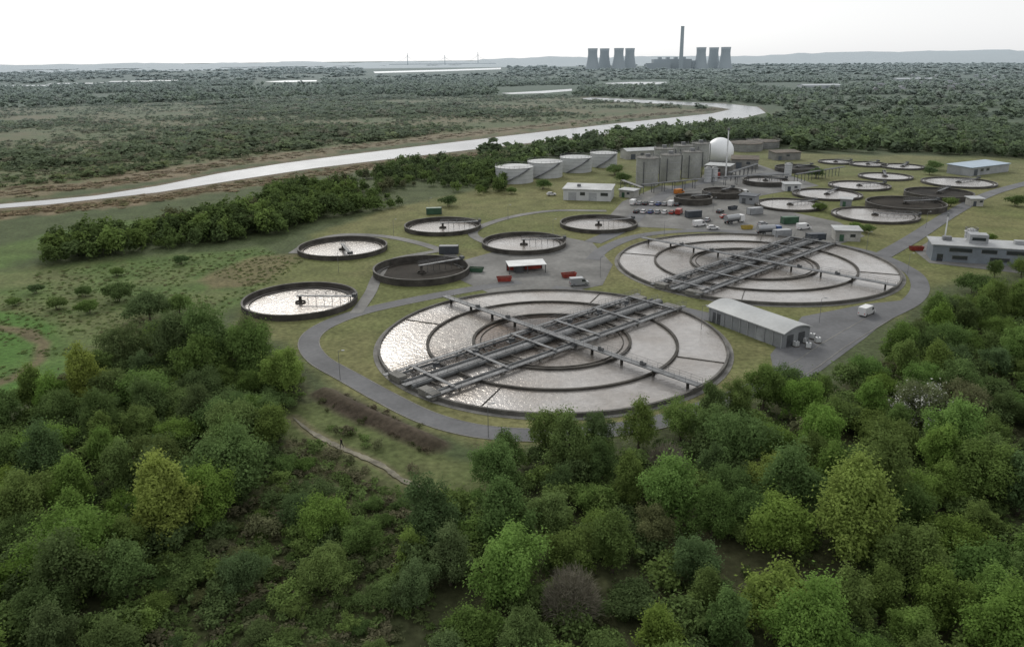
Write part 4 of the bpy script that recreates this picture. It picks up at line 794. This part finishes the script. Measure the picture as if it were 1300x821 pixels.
for poly, n in ((RWOOD,270),(LWOOD,190),(GAP,60)):
    p_ = pts_in(poly, n*4, 4.0); ok = [i for i,(a_,b_) in enumerate(p_) if b_ > 50 and -60 < proj((a_,b_,0))[0] < 1360]; p_ = p_[ok][:n]; p_ = p_[(lined(p_[:,0],p_[:,1],PATH) > 5)&(lined(p_[:,0],p_[:,1],ROADW) > 5)&((sdf(p_[:,0],p_[:,1],NOTREE) > 1))]
    S_.append(np.column_stack([p_, rng.uniform(.8,1.5,(len(p_),1))*(1 if n > 100 else .7), rng.uniform(.8,1.3,(len(p_),1))]))
S_ = np.vstack(S_); hi_u = [crown(85+i,3.4,2.2,.1,22,1800,.25,'bush') for i in range(4)]
mass('shrub_layer', S_, hi_u, greens(len(S_),k=1.12), 'mixed green shrubs filling gaps between the near trees', 'shrubs')
p_ = pts_in(W([(-100,560),(0,530),(130,470),(260,405),(330,372),(385,330),(330,316),(60,345),(-100,370)]), 7000, 1.7); n_ = fbm(p_[:,0],p_[:,1],25,61); p_ = p_[n_ > .47][:1700]
mass('tussocks', np.column_stack([p_, rng.uniform(.2,.6,(len(p_),1)), rng.uniform(.2,.45,(len(p_),1))]), lo_u, greens(len(p_),((.15,.15,.078),(.125,.165,.06),(.105,.15,.052)),(.3,.4,.3)), 'rough brown and green tussocks on the left field', 'grass')
# ------------------------------------------------------------------ far buildings
prof = [(46,0),(40,20),(33,50),(28.5,82),(28.8,98),(31,114)]
ct = MB().lathe(prof+[(29.5,114),(27,98)], 40); mt_ = ct.build('shell', MT['tower'], smooth=True)
first = True
tw = [(752,4000,'leftmost cooling tower of the left-hand four'),(767,4090,'second cooling tower of the left-hand four'),(785,4000,'third cooling tower of the left-hand four'),(799,4090,'rightmost cooling tower of the left-hand four'),(889,4000,'leftmost cooling tower of the right-hand three'),(905,4090,'middle cooling tower of the right-hand three'),(920,4000,'rightmost cooling tower of the right-hand three')]
for px,yy,l in tw:
    T = thing('cooling_tower', l+' on the horizon', 'cooling tower', GY(px,yy), 0, 'cooling towers on the horizon'); T.scale = (.80,.80,.90)
    if first: q = mt_; first = False
    else: q = mt_.copy(); C.objects.link(q)
    q.parent = T; q.matrix_parent_inverse = Matrix.Identity(4)
    lg = MB()
    for k in range(20):
        a_ = 2*math.pi*k/20; lg.tube((47*math.cos(a_),47*math.sin(a_),-.5),(45.5*math.cos(a_+.1),45.5*math.sin(a_+.1),5),.8,4)
    lg.build('support_legs', MT['tower'], T)
T = thing('chimney', 'very tall chimney of the power station between cooling towers', 'chimney', GY(864,3950))
MB().lathe([(11,0),(9,90),(8.2,198)], 24, cap1=True).build('shaft', MT['tower'], T); MB().ring(5,8.8,198.1,201,24).build('rim', MT['tslate'], T)
T = thing('power_station', 'long dark power station hall beneath the tall chimney', 'building', GY(852,4020))
MB().box(0,0,24,190,60,48).build('boiler_house', MT['tslate'], T); MB().box(-75,-45,15,120,28,30).build('turbine_hall', MT['tslate'], T); MB().box(112,-5,20,30,40,40).build('bunker_house', MT['tower'], T)
for x in (-60,-20,20,60): MB().box(x,0,53,16,30,9.8).build('roof_vent', MT['tower'], T)
T = thing('cable_stayed_bridge', 'distant cable-stayed bridge with slim pylons on the left horizon', 'bridge', GY(562,6800))
MB().box(0,0,18,900,20,4).build('deck', MT['tower'], T)
for x,hh in ((-295,110),(20,92),(300,114)):
    q = MB().tube((x,0,0),(x,0,hh),3.6,8,2).build('pylon', MT['lroof'], T)
    for k in range(1,6):
        for s in (-1,1): MB().tube((x,0,hh*(.95-k*.05)),(x+s*k*26,0,20),.3,3).build('cable', MT['lroof'], q)
def house_mesh():
    mb = MB(); mb.box(0,0,2.6,9,8,5.2); nf = len(mb.f)
    mb.add([(-4.8,-4.4,5.0),(4.8,-4.4,5.0),(4.8,4.4,5.0),(-4.8,4.4,5.0),(-4.8,0,8.2),(4.8,0,8.2)],[(0,1,5,4),(2,3,4,5),(1,2,5),(3,0,4),(3,2,1,0)]); mb.box(2.6,.6,8.2,.9,.9,1.6)
    o = mb.build('house', [MT['brick'],MT['tile']]); me = o.data
    for i,p_ in enumerate(me.polygons): p_.material_index = 0 if i < nf or i >= nf+5 else 1
    return o
h0 = house_mesh(); n = 0
for i in range(46):
    px = random.uniform(1080,1320); py = random.uniform(97,118)
    p_ = G(px, py)
    o = h0 if n == 0 else h0.copy()
    if n: C.objects.link(o)
    o.location = p_; o.rotation_euler = (0,0,random.uniform(-.5,.5)+random.choice([0,1.57])); n += 1
    tag(o, 'small distant brick house among trees of the town at upper right', 'house', 'houses of the distant town')
for i,(px,py,L,l) in enumerate(((30,113,120,'long white industrial shed at the far left edge'),(95,110,140,'long white industrial shed second from left'),(165,107,120,'long white industrial shed third from left'),(205,106,80,'short white industrial shed rightmost at far left'),(1045,113,70,'pale industrial shed at the upper right'),(1165,104,90,'pale industrial shed in the distant town'))):
    p_ = G(px,py); a_ = p_-Vector((L/2,0,0)); building('industrial_shed', l, 'shed', a_, a_+Vector((L,0,0)), 40, 6, 2, 'lroof', 'lroof', doors=[(L*.3,5,5,'slate'),(L*.6,5,5,'slate')], gable=True)
